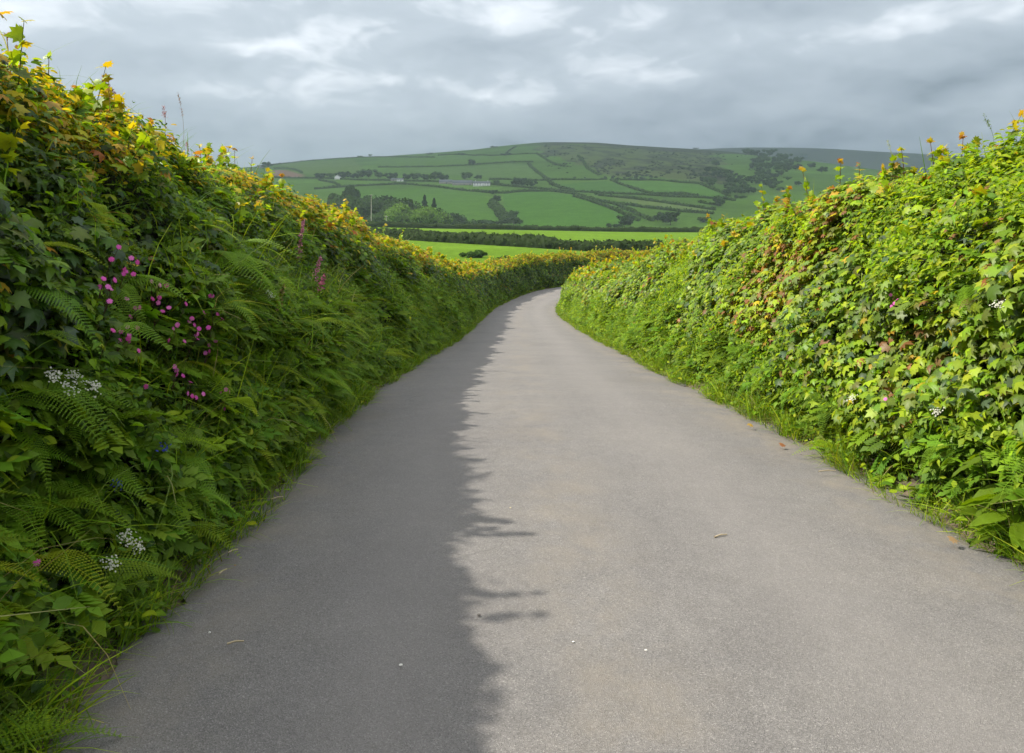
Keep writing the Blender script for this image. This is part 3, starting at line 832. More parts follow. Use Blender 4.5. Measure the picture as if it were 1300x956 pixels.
UMB = [
 (38,490,.045,'white umbel nearest the left edge, halfway down the left bank'),
 (63,484,.05,'white umbel standing highest of the cluster on the left bank'),
 (68,506,.06,'widest white umbel, lowest of the cluster on the left bank'),
 (88,503,.045,'white umbel at the right end of the cluster on the left bank'),
 (333,378,.05,'cream umbel alone further down the left bank'),
 (135,692,.05,'white flower head low on the left bank'),
 (152,702,.04,'small greenish white flower head low on the bank, right of the white one'),
 (112,714,.035,'small white flower head lowest on the left bank'),
 (1210,535,.04,'white flower head low on the sunlit right bank'),
 (1092,505,.04,'small white flower head on the lower right bank'),
 (1285,392,.04,'white flower head high at the right edge')]
for px, row, r, lab in UMB:
    P, nn = spot(px < 650, px, row); up = nrm((nn * .9 + np.array([0, -.3, .8]))[None])[0]
    root = empty('cow_parsley', tuple(P - nn * .1 - np.array([0, 0, .35]))); tag(root, lab, 'wild flower', 'white umbels on the banks')
    hd = P + nn * .10 - np.array(root.location)
    s = Acc(); tube(s, [(0, 0, 0), hd * .5 + nn * .03, hd - up * r * .5], .003, .0018, (.09, .14, .04)); 
    for j in range(5):
        d = nn[None] + R.normal(0, .8, (1, 3)); s.inst(FR[1][0], FR[1][1], (hd * (.2 + .12 * j))[None], basis(np.array([[0, 0, 1.]]) + R.normal(0, .2, (1, 3)), d), np.array([.16]), pal('fresh')[None])
    s.build('stem', M_soft, root)
    u = Acc(); umbel(u, hd - up * r * .5, up, r); u.build('flower_head', M_petal, root)

# pink flower spikes
for px, row, hh, col, lab in [(380,335,.36,(.62,.26,.36),'tallest dusky pink flower spike on the left bank'), (400,350,.20,(.60,.24,.36),'dusky pink flower spike just right of the tallest one'), (404,366,.16,(.62,.18,.30),'short pink flower spike lowest of the three'), (352,395,.16,(.34,.25,.10),'buff seed spike below the pink spikes')]:
    P, nn = spot(True, px, row)
    root = empty('flower_spike', tuple(P - nn * .05)); tag(root, lab, 'wild flower', 'flower spikes on the left bank')
    s = Acc(); top = nn * .14 + np.array([0, 0, hh]); tube(s, [(0, 0, -.15), nn * .08, top], .0035, .0015, (.16, .09, .06)); s.build('stem', M_soft, root)
    f = Acc(); n_ = int(hh * 420); t = R.random(n_); p = (nn * .08)[None] * (1 - t[:, None]) + top[None] * t[:, None] + R.normal(0, .014, (n_, 3)) * (1.2 - t[:, None])
    f.inst(OVA[1][0], OVA[1][1], p, basis(R.normal(0, 1, (n_, 3)), R.normal(0, 1, (n_, 3)) + [0, 0, -.6]), .018 + .012 * R.random(n_), np.array(col) * (.6 + .8 * R.random((n_, 1)))); f.build('flower_head', M_petal, root)
# bluebells
for px, row, lab in [(187,580,'small blue flower low on the left bank below the campions'), (124,626,'small blue flower deeper in the grass, nearer the camera')]:
    P, nn = spot(True, px, row); s = Acc(); tube(s, [(0, 0, -.15), nn * .06, nn * .12 + [0, 0, .03]], .002, .0015, (.08, .12, .05))
    root = empty('bluebell', tuple(P)); tag(root, lab, 'wild flower', 'blue flowers on the left bank'); s.build('stem', M_soft, root)
    f = Acc(); n_ = 16; f.inst(OVB[0][0], OVB[0][1], nn * .10 + R.normal(0, .012, (n_, 3)), basis(R.normal(0, 1, (n_, 3)), R.normal(0, .4, (n_, 3)) + [0, 0, -1.]), np.full(n_, .017), np.array([.06, .08, .45]) * (.7 + .6 * R.random((n_, 1)))); f.build('flower_head', M_petal, root)

# sycamore shoots standing up from the crest
SH_ME = {}
def leafme(cn):
    if cn not in SH_ME:
        a = Acc(); a.inst(PAL[0][0], PAL[0][1], np.zeros((1, 3)), np.eye(3)[None], np.ones(1), pal(cn)[None]); o = a.build('leaf', M_leaf); SH_ME[cn] = o.data; bpy.data.objects.remove(o)
    return SH_ME[cn]
def shoot(left, px, row, hh, top, lab, sz=.085):
    """px,row is where its tip shows"""
    H = HL if left else HR
    P, n, x, y = GRID[left]
    crest = P[:, 2] - zr(P[:, 1]) > (2.30 if left else 2.05)
    k = np.where(crest)[0]; k = k[np.argmin(np.abs(x[k] - px) + .35 * np.abs(y[k] - row - hh * F / P[k, 1]))]; P0 = P[k]
    tipz = EYE + (HY - row) / F * P0[1]
    ht = float(np.clip(tipz - P0[2], .15, .75))
    from mathutils import Matrix
    root = empty('sycamore_shoot', tuple(P0)); tag(root, lab, 'shoot', 'leafy shoots standing out of the hedge tops')
    s = Acc(); lean = R.normal(0, .03, 3); lean[2] = 0
    tube(s, [(0, 0, -.2), lean + [0, 0, ht * .5], lean * 1.6 + [0, 0, ht]], .005, .002, (.22, .10, .05)); s.build('stem', M_stem if False else M_soft, root)
    nl = 4
    for lv in range(nl):
        t = (lv + 1) / nl; cn = [['mid', 'fresh'], ['fresh', 'lime'], ['lime', 'yellow'], top][lv]
        for j in range(2 if lv < nl - 1 else 4):
            a = lv * 1.57 + j * (math.pi if lv < nl - 1 else math.pi / 2) + random.uniform(-.3, .3)
            d = np.array([[math.cos(a), math.sin(a), random.uniform(-.7, .1) + (.3 if lv == nl - 1 else 0)]])
            B = basis(np.array([[0, 0, .9]]) + R.normal(0, .5, (1, 3)), d)[0]; s_ = sz * (1.15 - .55 * t) * random.uniform(.85, 1.15)
            o = bpy.data.objects.new('leaf', leafme(random.choice(cn))); COL.objects.link(o); o.parent = root
            p = lean * 1.6 * t + np.array([0, 0, ht * t])
            o.matrix_local = Matrix([[B[r][c] * s_ for c in range(3)] + [p[r]] for r in range(3)] + [[0, 0, 0, 1]])
for a in [
 (True,18,48,.45,['orange','gold'],'tallest shoot on the left hedge, orange topped, near the left edge'),
 (True,62,72,.3,['fresh','lime'],'green leafy shoot right of the tallest orange one on the left hedge'),
 (True,108,118,.25,['orange','gold'],'orange tipped shoot beside the reddish dock stalks on the left hedge'),
 (True,150,140,.3,['gold','yellow'],'yellow leafy shoot between the two pairs of tall dock stalks'),
 (True,258,185,.3,['yellow','lime'],'yellow green shoot on the left hedge where the far hill comes near'),
 (True,278,186,.3,['yellow','gold'],'yellow shoot just left of the pair by the far skyline'),
 (True,300,188,.4,['pink','gold'],'shoot with brownish tip and big yellow leaves against the sky'),
 (True,318,200,.35,['yellow','gold'],'yellow shoot nearest the skyline of the far hill'),
 (True,362,222,.3,['orange','gold'],'orange tipped shoot in front of the reddish field'),
 (False,1065,205,.3,['orange','gold'],'orange shoot standing out of the right hedge against the hill'),
 (False,1092,208,.25,['pink','pale'],'pinkish shoot just right of the orange one on the right hedge'),
 (False,1032,215,.25,['yellow','gold'],'yellow shoot left of the orange one on the right hedge'),
 (False,972,236,.25,['lime','fresh'],'bright green shoot where the right hedge meets the far wood'),
 (False,1150,190,.2,['lime','yellow'],'yellow green shoot midway along the right hedge top'),
 (False,1216,172,.3,['gold','orange'],'golden shoot high on the right hedge'),
 (False,1190,180,.3,['yellow','gold'],'yellow shoot just left of the golden one on the right hedge')]: shoot(*a)
# tall dock and grass stalks on the crest
def stalk(left, px, row, lab, col=(.28,.12,.10), bend=.05, r=.0022, seed_n=60, name='dock_stalk'):
    P, n, x, y = GRID[left]
    k = np.where(P[:, 2] - zr(P[:, 1]) > (2.25 if left else 2.0))[0]; k = k[np.argmin(np.abs(x[k] - px))]; P0 = P[k]
    ht = float(np.clip(EYE + (HY - row) / F * P0[1] - P0[2], .2, 1.1))
    root = empty(name, tuple(P0)); tag(root, lab, 'dock stalk', 'tall seeding stalks on the hedge tops')
    s = Acc(); pts = [np.array([bend * math.sin(t * 3.2), bend * t, ht * t]) for t in np.linspace(-.2, 1, 9)]
    tube(s, pts, r, r * .45, np.array(col)); s.build('stem', M_soft, root)
    f = Acc(); t = .72 + .28 * R.random(seed_n); p = np.stack([bend * np.sin(t * 3.2), bend * t, ht * t], 1) + R.normal(0, .006, (seed_n, 3))
    f.inst(OVB[1][0], OVB[1][1], p, basis(R.normal(0, 1, (seed_n, 3)), R.normal(0, .6, (seed_n, 3)) + [0, 0, .6]), .010 + .010 * R.random(seed_n), np.array(col) * (.7 + .9 * R.random((seed_n, 1)))); f.build('seed_head', M_petal, root)
stalk(True, 126, 95, 'tall reddish dock stalk on the left hedge, nearest the orange shoots')
stalk(True, 133, 118, 'shorter reddish dock stalk close beside the tall one')
stalk(True, 222, 115, 'tall curved dock stalk standing alone against the sky', (.26,.18,.12), .07)
stalk(True, 206, 135, 'thin dock stalk just left of the tall curved one', (.30,.15,.13), .02)
stalk(True, 236, 180, 'short pinkish stalk right of the tall curved one', (.34,.16,.18), .02)
stalk(False, 1255, 145, 'thin green stalk rising above the right hedge at the right', (.16,.24,.07), .06)
stalk(False, 1130, 178, 'pale feathery stalk midway along the right hedge top', (.34,.38,.2), .05)

# broad-leaved dock at the right edge
def dock(px, row, n, size, lab):
    P, nn = spot(False, px, row); root = empty('broad_leaved_dock', tuple(P - nn * .03)); tag(root, lab, 'dock', 'leafy docks at the lane edge')
    V = []; T = []
    for i in range(9):
        t = i / 8; w = .20 * math.sin(math.pi * min(1, t * .92 + .08)) ** .7 * (1 - .35 * t)
        for j, u in enumerate((-1, -.5, 0, .5, 1)):
            V.append((u * w, t, .05 * abs(u) * (1 if abs(u) < 1 else .7) - .25 * t * t + .014 * math.sin(i * 2.4 + j)))
        if i:
            for j in range(4): a = (i-1)*5 + j; T += [(a, a+1, a+6), (a, a+6, a+5)]
    V = np.array(V); T = np.array(T)
    for i in range(n):
        f = Acc(); d = np.array([[nn[0] + random.uniform(-1, 1), nn[1] + random.uniform(-1.3, .6), random.uniform(-.15, 1.1)]]); B = basis(np.array([[0, 0, 1.]]) + R.normal(0, .25, (1, 3)), d)
        c = pal('fresh') * random.uniform(.5, .8); p = np.array([[0, 0, random.uniform(-.12, .22)]]) + d * .05
        cf = 1 - .0 * V[:, 0]
        f.inst(V, T, p, B, np.array([size * random.uniform(.7, 1.1)]), c[None]); tube(f, [(0, 0, -.15), tuple(p[0] + .02 * d[0])], .004, .003, (.14, .16, .05), 4)
        f.build('leaf', M_soft, root)
dock(1288, 655, 13, .25, 'broad leaved light green dock at the right edge of the lane')
dock(1262, 625, 6, .22, 'smaller dock just behind the large one at the right edge')
dock(240, 790, 8, .14, 'low leafy plant at the foot of the left bank near the camera')

# little things lying on the lane
def on_road(px, row):
    for Yd in np.arange(2.0, 30, .01):
        if HY + F * (EYE - (zr(Yd) + .09)) / Yd <= row: break
    return np.array([(px - CX) / F * Yd, Yd, float(zr(Yd)) + .095])
def twig(px, row, ln, ang, lab):
    P = on_road(px, row); a = Acc(); c, s_ = math.cos(ang), math.sin(ang)
    tube(a, [(-ln/2*c, -ln/2*s_, .004), (0, .004, .007), (ln/2*c, ln/2*s_, .004)], .004, .003, (.42, .34, .22)); tube(a, [(0, .004, .007), (ln*.2*c - ln*.15*s_, ln*.2*s_ + ln*.15*c, .006)], .002, .0012, (.3, .24, .15))
    o = a.build('twig', M_dryattr); o.location = tuple(P); tag(o, lab, 'twig', 'bits lying on the lane')
M_dryattr = plain('dry_wood', (.3, .24, .15), .9, attr=True)
twig(299, 820, .06, .3, 'pale broken twig on the shaded tarmac near the bottom left')
twig(283, 728, .05, 1.2, 'short curved twig near the left verge')
twig(296, 702, .05, .8, 'thin twig at the edge of the left grass')
twig(352, 634, .07, .5, 'pale twig at the left verge further up the lane')
twig(1050, 600, .12, .1, 'dark twig on the dusty right edge of the lane')
twig(915, 683, .08, .4, 'thin dark twig in the sunlit middle of the lane')
def pebble(px, row, r, lab, col=(.62,.60,.55)):
    bm = __import__('bmesh').new(); import bmesh
    bmesh.ops.create_icosphere(bm, subdivisions=2, radius=r)
    for v in bm.verts: v.co.x *= 1.3; v.co.z *= .6; v.co *= 1 + .18 * math.sin(v.co.x / r * 3 + px) * math.cos(v.co.y / r * 2.3)
    me = bpy.data.meshes.new('pebble'); bm.to_mesh(me); bm.free(); me.materials.append(plain('pebble_stone', col, .8)); o = bpy.data.objects.new('pebble', me); COL.objects.link(o); o.location = tuple(on_road(px, row) + [0, 0, r * .3]); tag(o, lab, 'pebble', 'bits lying on the lane')
pebble(266, 806, 0.0044, 'white pebble on the shaded tarmac above the broken twig')
pebble(509, 847, 0.0055, 'white pebble at the bottom of the lane in shade')
pebble(728, 817, 0.0039, 'small white pebble in the sunlit lane near the bottom')
pebble(820, 828, 0.0044, 'small white pebble right of centre at the bottom')
pebble(896, 760, 0.0050, 'dark pebble on the sunlit lane', (.12,.11,.10))
pebble(608, 783, 0.0055, 'dark pebble in the ragged edge of the shadow', (.10,.09,.08))
pebble(648, 646, 0.0044, 'yellowish pebble on the sandy streak of the lane', (.5,.42,.25))
for H, side_ in ((HL, 'left'), (HR, 'right')):
    g = Acc(); N = 9000; q = R.uniform(8, 50, N) ; q = 8 + (q - 8) ** 1.0 * 1.0; o_ = -np.abs(R.normal(0, .13, N)) + .10
    q = 11 + 34 * R.random(N) ** 1.7
    B_ = np.stack([np.interp(q, H.d, H.P[:, k]) for k in (0, 1)], -1); Nn = nrm(np.stack([np.interp(q, H.d, H.N[:, k]) for k in (0, 1)], -1))
    cl_ = fbm(q * 1.3, q * 0, 201, 4); kp = R.random(N) < .35 + 1.3 * cl_; X_ = (B_ + Nn * o_[:, None])[kp]; M_ = len(X_)
    ov = np.array([(1,0,0),(.3,.8,.1),(-.7,.6,0),(-1,-.2,.1),(-.2,-.9,0),(.6,-.6,.1),(0,0,.7)], float); of = np.array([(i, (i+1) % 6, 6) for i in range(6)])
    P_ = np.concatenate([X_, (roadz(X_[:, 0], X_[:, 1]) + .012 + .018 * np.clip(-o_[kp] / .4, 0, 1))[:, None]], 1)
    cc = np.array([.22, .19, .15]) * (.4 + 1.1 * R.random((M_, 1))); br = R.random(M_) < .35; cc[br] = np.array([.20, .12, .05]) * (.5 + R.random((br.sum(), 1)))
    g.inst(ov, of, P_, basis(np.array([0, 0, 1.]) + R.normal(0, .25, (M_, 3)), R.normal(0, 1, (M_, 3))), .003 + .008 * R.random(M_) ** 2.5, cc)
    tag(g.build('gravel', M_dryattr), 'loose grit and leaf litter along the %s edge of the lane' % side_, 'gravel', kind='stuff')
def deadleaf(px, row, lab, col=(.30,.13,.05)):
    a = Acc(); a.inst(PAL[0][0], PAL[0][1], np.array([[0, 0, .012]]), basis(np.array([[.2, -.3, 1.]]), R.normal(0, 1, (1, 3)) * [1, 1, 0]), np.array([.055]), np.array([col])); o = a.build('dead_leaf', M_petal); o.location = tuple(on_road(px, row)); tag(o, lab, 'leaf', 'bits lying on the lane')
deadleaf(990, 567, 'red brown dead leaf on the tarmac by the right verge')
deadleaf(1205, 688, 'buff dead leaf at the edge of the right grass', (.35,.24,.12))
deadleaf(955, 542, 'yellow brown dead leaf at the right verge further up', (.45,.30,.06))

# ------------------------------------------------------------------ distant hedgerows
def hedgerow(px_pts, h, wd, lab, dark=1.0, step=2.6, world=None, dens=2.0, leaf=.55, gaps=0):
    W = world if world else [ray(a, b)[:2] for a, b in px_pts]
    W = np.array(W, float); d = np.r_[0, np.cumsum(np.linalg.norm(np.diff(W, axis=0), axis=1))]
    n = max(4, int(d[-1] / step)); q = np.linspace(0, d[-1], n)
    X = pchip(d, W[:, 0])(q); Y = pchip(d, W[:, 1])(q)
    T = nrm(np.gradient(np.stack([X, Y], 1), axis=0)); Nn = np.stack([-T[:, 1], T[:, 0]], 1)
    sd = abs(hash(str(lab))) % 1000 if False else len(lab) * 13 + int(d[-1])
    hh = h * (1 + .35 * fbm(q / 14, q * 0 + sd, 5, 3)); ww = wd * (1 + .3 * fbm(q / 11, q * 0 + sd, 6, 3))
    prof = [(-1, -.15), (-1, .45), (-.8, .85), (-.3, 1.02), (.3, 1.0), (.8, .85), (1, .45), (1, -.15)]
    V = []
    for i, (o, z) in enumerate(prof):
        jit = .26 * (R.random(n) - .5) * 2
        P = np.stack([X, Y], 1) + Nn * (ww / 2 * (o + jit))[:, None]
        V.append(np.stack([P[:, 0], P[:, 1], zt(X, Y) + hh * (z + jit * (z > 0))], 1))
    V = np.stack(V, 1); m_ = len(prof); idx = np.arange(n * m_).reshape(n, m_)
    Q = np.stack([idx[:-1, :-1], idx[1:, :-1], idx[1:, 1:], idx[:-1, 1:]], -1).reshape(-1, 4)
    T3 = np.concatenate([Q[:, [0, 1, 2]], Q[:, [0, 2, 3]]])
    caps = [(0, k, k + 1) for k in range(1, m_ - 1)] + [(n*m_ - m_, n*m_ - m_ + k + 1, n*m_ - m_ + k) for k in range(1, m_ - 1)]
    a = Acc(); c = np.array([.034, .062, .012]) * dark
    a.add(V.reshape(-1, 3), np.concatenate([T3, np.array(caps)]), c * (.8 + .4 * R.random((n * m_, 1))))
    # leafy clumps over the surface
    N = int(d[-1] * dens * (h + wd)); s = R.random(N) * (n - 1.001); i0 = s.astype(int); f = s - i0; j = R.random(N) * (m_ - 1.001); j0 = j.astype(int); g = (j - j0)[:, None]; f = f[:, None]
    P = (V[i0, j0] * (1 - f) + V[i0 + 1, j0] * f) * (1 - g) + (V[i0, j0 + 1] * (1 - f) + V[i0 + 1, j0 + 1] * f) * g
    ctr = np.stack([X[i0], Y[i0], zt(X[i0], Y[i0]) + h * .4], 1); nv = nrm(P - ctr)
    a.inst(OVA[1][0] * [1.6, 1, 1], OVA[1][1], P + nv * (leaf * .7 * R.random((N, 1)) ** 2), basis(nv + R.normal(0, .5, (N, 3)), R.normal(0, 1, (N, 3))), leaf * (.6 + .8 * R.random(N)), c * 1.45 * (.35 + 1.3 * R.random((N, 1))))
    o = a.build('hedgerow', M_tree); tag(o, lab, 'hedgerow', 'hedgerows between the fields')
    return o
# two close ones, in the sun
hedgerow(None, 2.0, 2.8, 'thick dark hedgerow slanting across the bright near field', .55, .8, [(-60,214),(-42,196),(-30,186),(-23,179),(0,158),(19,140),(40,127),(80,112)], 7, .42)
hedgerow(None, 1.9, 2.6, 'straight dark hedgerow at the far edge of the bright field', .6, 1.5, [(-140,318),(-60,322),(-20,323),(30,321),(80,317),(180,305)], 4, .4)
HG = [
 ([(328,211.5),(348,209),(385,205),(430,201.5),(449,200.5),(479,199.6),(520,199.8),(552,200)], 'long hedgerow running up the left skyline of the hill', 2.6),
 ([(348,214.5),(366,214.6),(376,216.5),(384,220)], 'short curved hedgerow above the reddish field', 2.2),
 ([(340,225.5),(372,226.5),(400,226.6),(440,228.2),(479,229.3),(520,230.3),(560,231.3),(600,233.2)], 'hedgerow in front of the farm trees on the left', 2.2),
 ([(480,212.7),(520,212.4),(560,211.6),(595,209.8),(622,208),(651,206.2),(677,206)], 'hedgerow on the slope above the farm', 2.5),
 ([(556,197.5),(575,196.5),(601,197.6),(643,196.8),(682,195.2)], 'hedgerow highest on the slope under the moor', 3.0),
 ([(671,208),(680,217),(687,222),(693,227.5),(702,234.6),(714,239.5),(728,241.5)], 'hedgerow dropping steeply below the moor to the lane', 4.5),
 ([(621,228.2),(660,228.8),(695,229),(735,228.7),(771,228)], 'level hedgerow right of the white farmhouse', 2.6),
 ([(623,234),(643,236.5),(675,239.3),(705,242),(725,243.8),(752,245),(790,246.6),(830,248.6),(887,251.3),(934,255)], 'long hedgerow running right from the white farmhouse', 2.6),
 ([(405,229),(420,232),(431,235.8)], 'short hedgerow left of the valley trees', 3),
 ([(399,240.5),(425,238.5),(449,236.7),(480,235.3),(516,234.3),(538,236.2),(560,238.5),(590,242.3),(619,245)], 'dark hedgerow crossing the slope below the farm on the left', 2.8),
 ([(619,245),(638,245.8),(655,244.2),(669,243.3),(695,243.1),(715,245),(732,247.7),(758,255),(784,261),(804,270),(828,281)], 'dark hedgerow curving round the big field in the middle', 3.2),
 ([(728,250),(757,258.5),(775,265),(793,273),(810,281)], 'second hedgerow running just inside the curved one', 2.4),
 ([(778,258.7),(797,260.8),(815,263.5),(841,266.4),(874,269.7),(906,272)], 'hedgerow low on the right behind the lone bushes', 2.4),
 ([(760,248.6),(790,251.5),(815,254.2),(863,260.6),(908,267.2)], 'hedgerow below the long right hand one', 2.0),
 ([(775,229),(786,233.5),(797,237.5),(811,242),(825,246)], 'short slanting hedgerow between the upper right fields', 2.6),
 ([(778,229),(808,229),(839,229.6),(863,232),(889,234),(908,242),(926,249.5)], 'hedgerow under the moor on the right', 2.4),
 ([(887,257),(897,259),(915,261.5)], 'short hedgerow by the right hand trees', 2.6),
 ([(625,258.8),(631,266),(637,273.5),(641,279),(644,284)], 'wide overgrown hedgerow climbing the valley side', 9.0),
 ([(681,195.3),(691,201),(699,206.2),(717,211.7)], 'scrubby hedgerow slanting down from the moor edge', 3.5),
 ([(734,198),(741,206),(747,215),(762,222)], 'broken scrubby hedgerow in the rough pasture', 3.5),
 ([(643,195),(648,190.5),(655,187)], 'short hedgerow reaching the skyline', 3.5),
 ([(824,247.5),(845,248),(868,248.8),(886,250)], 'thick dark hedgerow strip among the right hand fields', 6.5),
 ([(1000,196),(1025,200),(1050,206)], 'faint hedgerow on the far right slope', 3.0),
]
for pts, lab, wd in HG:
    hedgerow(pts, 2.2 if wd < 5 else 3.6, wd * .95, lab, 1.15, 3.0, None, 1.1, 1.5)

# ------------------------------------------------------------------ trees
def crown_mesh(kind, seed, n, ls, col):
    rg = np.random.default_rng(seed); a = Acc(); L_ = []
    nl = {'broad': 13, 'tall': 9, 'conifer': 1, 'bush': 11}[kind]
    for i in range(nl):
        if kind == 'broad': c = np.array([rg.normal(0, .20), rg.normal(0, .20), .58 + rg.uniform(-.25, .25)]); r = rg.uniform(.14, .24)
        elif kind == 'tall': c = np.array([rg.normal(0, .10), rg.normal(0, .10), .30 + .6 * i / nl]); r = rg.uniform(.11, .18)
        elif kind == 'bush': c = np.array([rg.normal(0, .34), rg.normal(0, .25), .34 + rg.uniform(-.14, .26)]); r = rg.uniform(.15, .30)
        else: c = np.array([0, 0, .5]); r = .3
        L_.append((c, r))
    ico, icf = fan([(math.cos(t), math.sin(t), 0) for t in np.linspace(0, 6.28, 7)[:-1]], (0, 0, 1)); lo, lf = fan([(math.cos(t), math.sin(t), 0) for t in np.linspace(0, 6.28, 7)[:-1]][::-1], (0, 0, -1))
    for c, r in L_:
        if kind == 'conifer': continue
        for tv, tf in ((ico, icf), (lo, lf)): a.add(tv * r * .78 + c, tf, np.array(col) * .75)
    if kind == 'conifer':
        z = rg.random(n) ** 1.25; rr = .24 * (1 - z) ** .9 * (.55 + .5 * rg.random(n)); th = rg.uniform(0, 6.28, n)
        rr *= 1 + .25 * np.sin(z * 60)
        P = np.stack([rr * np.cos(th), rr * np.sin(th), .06 + z * .94], 1); nv = nrm(np.stack([np.cos(th), np.sin(th), .5 + 0 * z], 1))
    else:
        k = rg.integers(0, nl, n); C_ = np.array([l[0] for l in L_])[k]; r_ = np.array([l[1] for l in L_])[k]
        dv = nrm(rg.normal(0, 1, (n, 3))); rad = r_ * (.74 + .34 * rg.random(n)); P = C_ + dv * rad[:, None] * [1, 1, .85]; nv = dv
        P = P[P[:, 2] > .06]; nv = nv[:len(P)]; nv = nrm(P - np.array([0, 0, .5]) + .0)
    N = len(P); cc = np.array(col) * (.65 + .8 * rg.random((N, 1))) * (1 + .25 * vn(P[:, 0] * 9 + 5, P[:, 2] * 9 + P[:, 1] * 9, seed)[:, None])
    a.inst(OVA[1][0] * [1.5, 1, 1] - [0, .5, 0], OVA[1][1], P, basis(nv + rg.normal(0, .55, (N, 3)), rg.normal(0, 1, (N, 3))), ls * (.6 + .8 * rg.random(N)), cc)
    return a
def tree_proto(kind, seed, n, ls, col, name='tree'):
    root = empty(name, (0, 0, -500)); crown_mesh(kind, seed, n, ls, col).build('crown', M_tree, root)
    t = Acc(); top = .75 if kind != 'bush' else .4
    tube(t, [(0, 0, -.05), (.01, 0, .2), (0, .01, top)], .022, .008, (.07, .055, .04), 6)
    if kind in ('broad', 'tall'):
        for i in range(5):
            an = i * 1.3; tube(t, [(0, 0, .22 + .06 * i), (.12 * math.cos(an), .12 * math.sin(an), .42 + .06 * i), (.2 * math.cos(an), .2 * math.sin(an), .6 + .04 * i)], .011, .004, (.07, .055, .04), 4)
    t.build('trunk', M_barkattr, root); return root
M_barkattr = plain('tree_bark', (.07, .055, .04), .9, attr=True)
DG = (.030, .060, .015); MG = (.045, .090, .018); BG = (.085, .160, .020)
NEAR = {'broad': tree_proto('broad', 3, 5200, .034, DG, 'broadleaf_tree'), 'broad2': tree_proto('broad', 8, 5200, .032, BG, 'broadleaf_tree'), 'conifer': tree_proto('conifer', 4, 3000, .04, (.020, .042, .020), 'conifer_tree'), 'tall': tree_proto('tall', 9, 3500, .035, DG, 'slender_tree'), 'bush': tree_proto('bush', 12, 2600, .085, MG, 'bush')}
FARP = {'broad': [tree_proto('broad', 20 + i, 800, .075, c, 'broadleaf_tree') for i, c in enumerate((DG, MG, MG, DG))], 'bush': [tree_proto('bush', 40 + i, 500, .11, DG, 'bush') for i in range(2)]}
used = set()
def place(proto, X, Y, hpx, lab, group, cat, wide=1.0, z=None, bury=.03):
    h = hpx / F * Y
    o = copy_tree(proto); 
    o.location = (X, Y, (float(zt(X, Y)) if z is None else z) - bury * h); o.rotation_euler = (0, 0, random.uniform(0, 6.28)); o.scale = (h * wide * 1.2, h * wide * 1.2, h)
    tag(o, lab, cat, group); return o
def at_px(px, row): return ray(px, row)
# valley copse, foot hidden behind the near fields
G1 = 'trees in the valley below the farm'
def copse(px, toprow, Y, kind, lab, wide=1.0, H=None):
    X = (px - CX) / F * Y; zb = float(zt(X, Y)); zt_ = EYE + (HY - toprow) / F * Y; h = zt_ - zb
    o = copy_tree(NEAR[kind]); o.location = (X, Y, zb - .3); o.rotation_euler = (0, 0, random.uniform(0, 6.28)); o.scale = (h * wide * 1.2, h * wide * 1.2, h * 1.04)
    tag(o, lab, 'bush' if kind == 'bush' else 'tree', G1)
for a in [
 (422,245,560,'tall','slender dark tree at the left end of the valley copse',.7),
 (441,231,590,'broad','tallest thin tree of the valley copse, left of the pale pole',.5),
 (452,244,560,'broad','dark tree right beside the tallest thin tree',.6),
 (474,247,520,'broad','round dark tree just right of the pale pole',.9),
 (490,243,500,'broad','broad dark tree forming the middle of the valley copse',1.1),
 (508,246,470,'broad','dark tree just behind the broad middle tree',.8),
 (520,250,480,'broad','dark tree between the broad middle tree and the brighter one',.8),
 (529,257,440,'broad2','brighter green tree in front of the valley copse',1.0),
 (512,262,430,'broad2','lower bright green tree at the front of the copse',1.0),
 (524,252,500,'broad','small dark tree above the brighter green tree',.8),
 (539,250,480,'conifer','dark pointed conifer right of the brighter tree',.8),
 (551,254,480,'conifer','rightmost pointed conifer of the valley copse',.8),
 (544,264,450,'broad','dark tree under the rightmost conifers',.9),
 (569,267,520,'broad','separate dark tree right of the valley copse',1.1),
 (578,272,520,'broad','lower dark tree at the right end of the valley copse',.9),
 (500,262,450,'broad','dark tree low in the front left of the copse',.9),
 (466,258,480,'broad','dark tree partly hidden by the yellow hedge top',.8)]: copse(*a[:5], wide=a[5])
G2 = 'single trees and bushes on the hill'
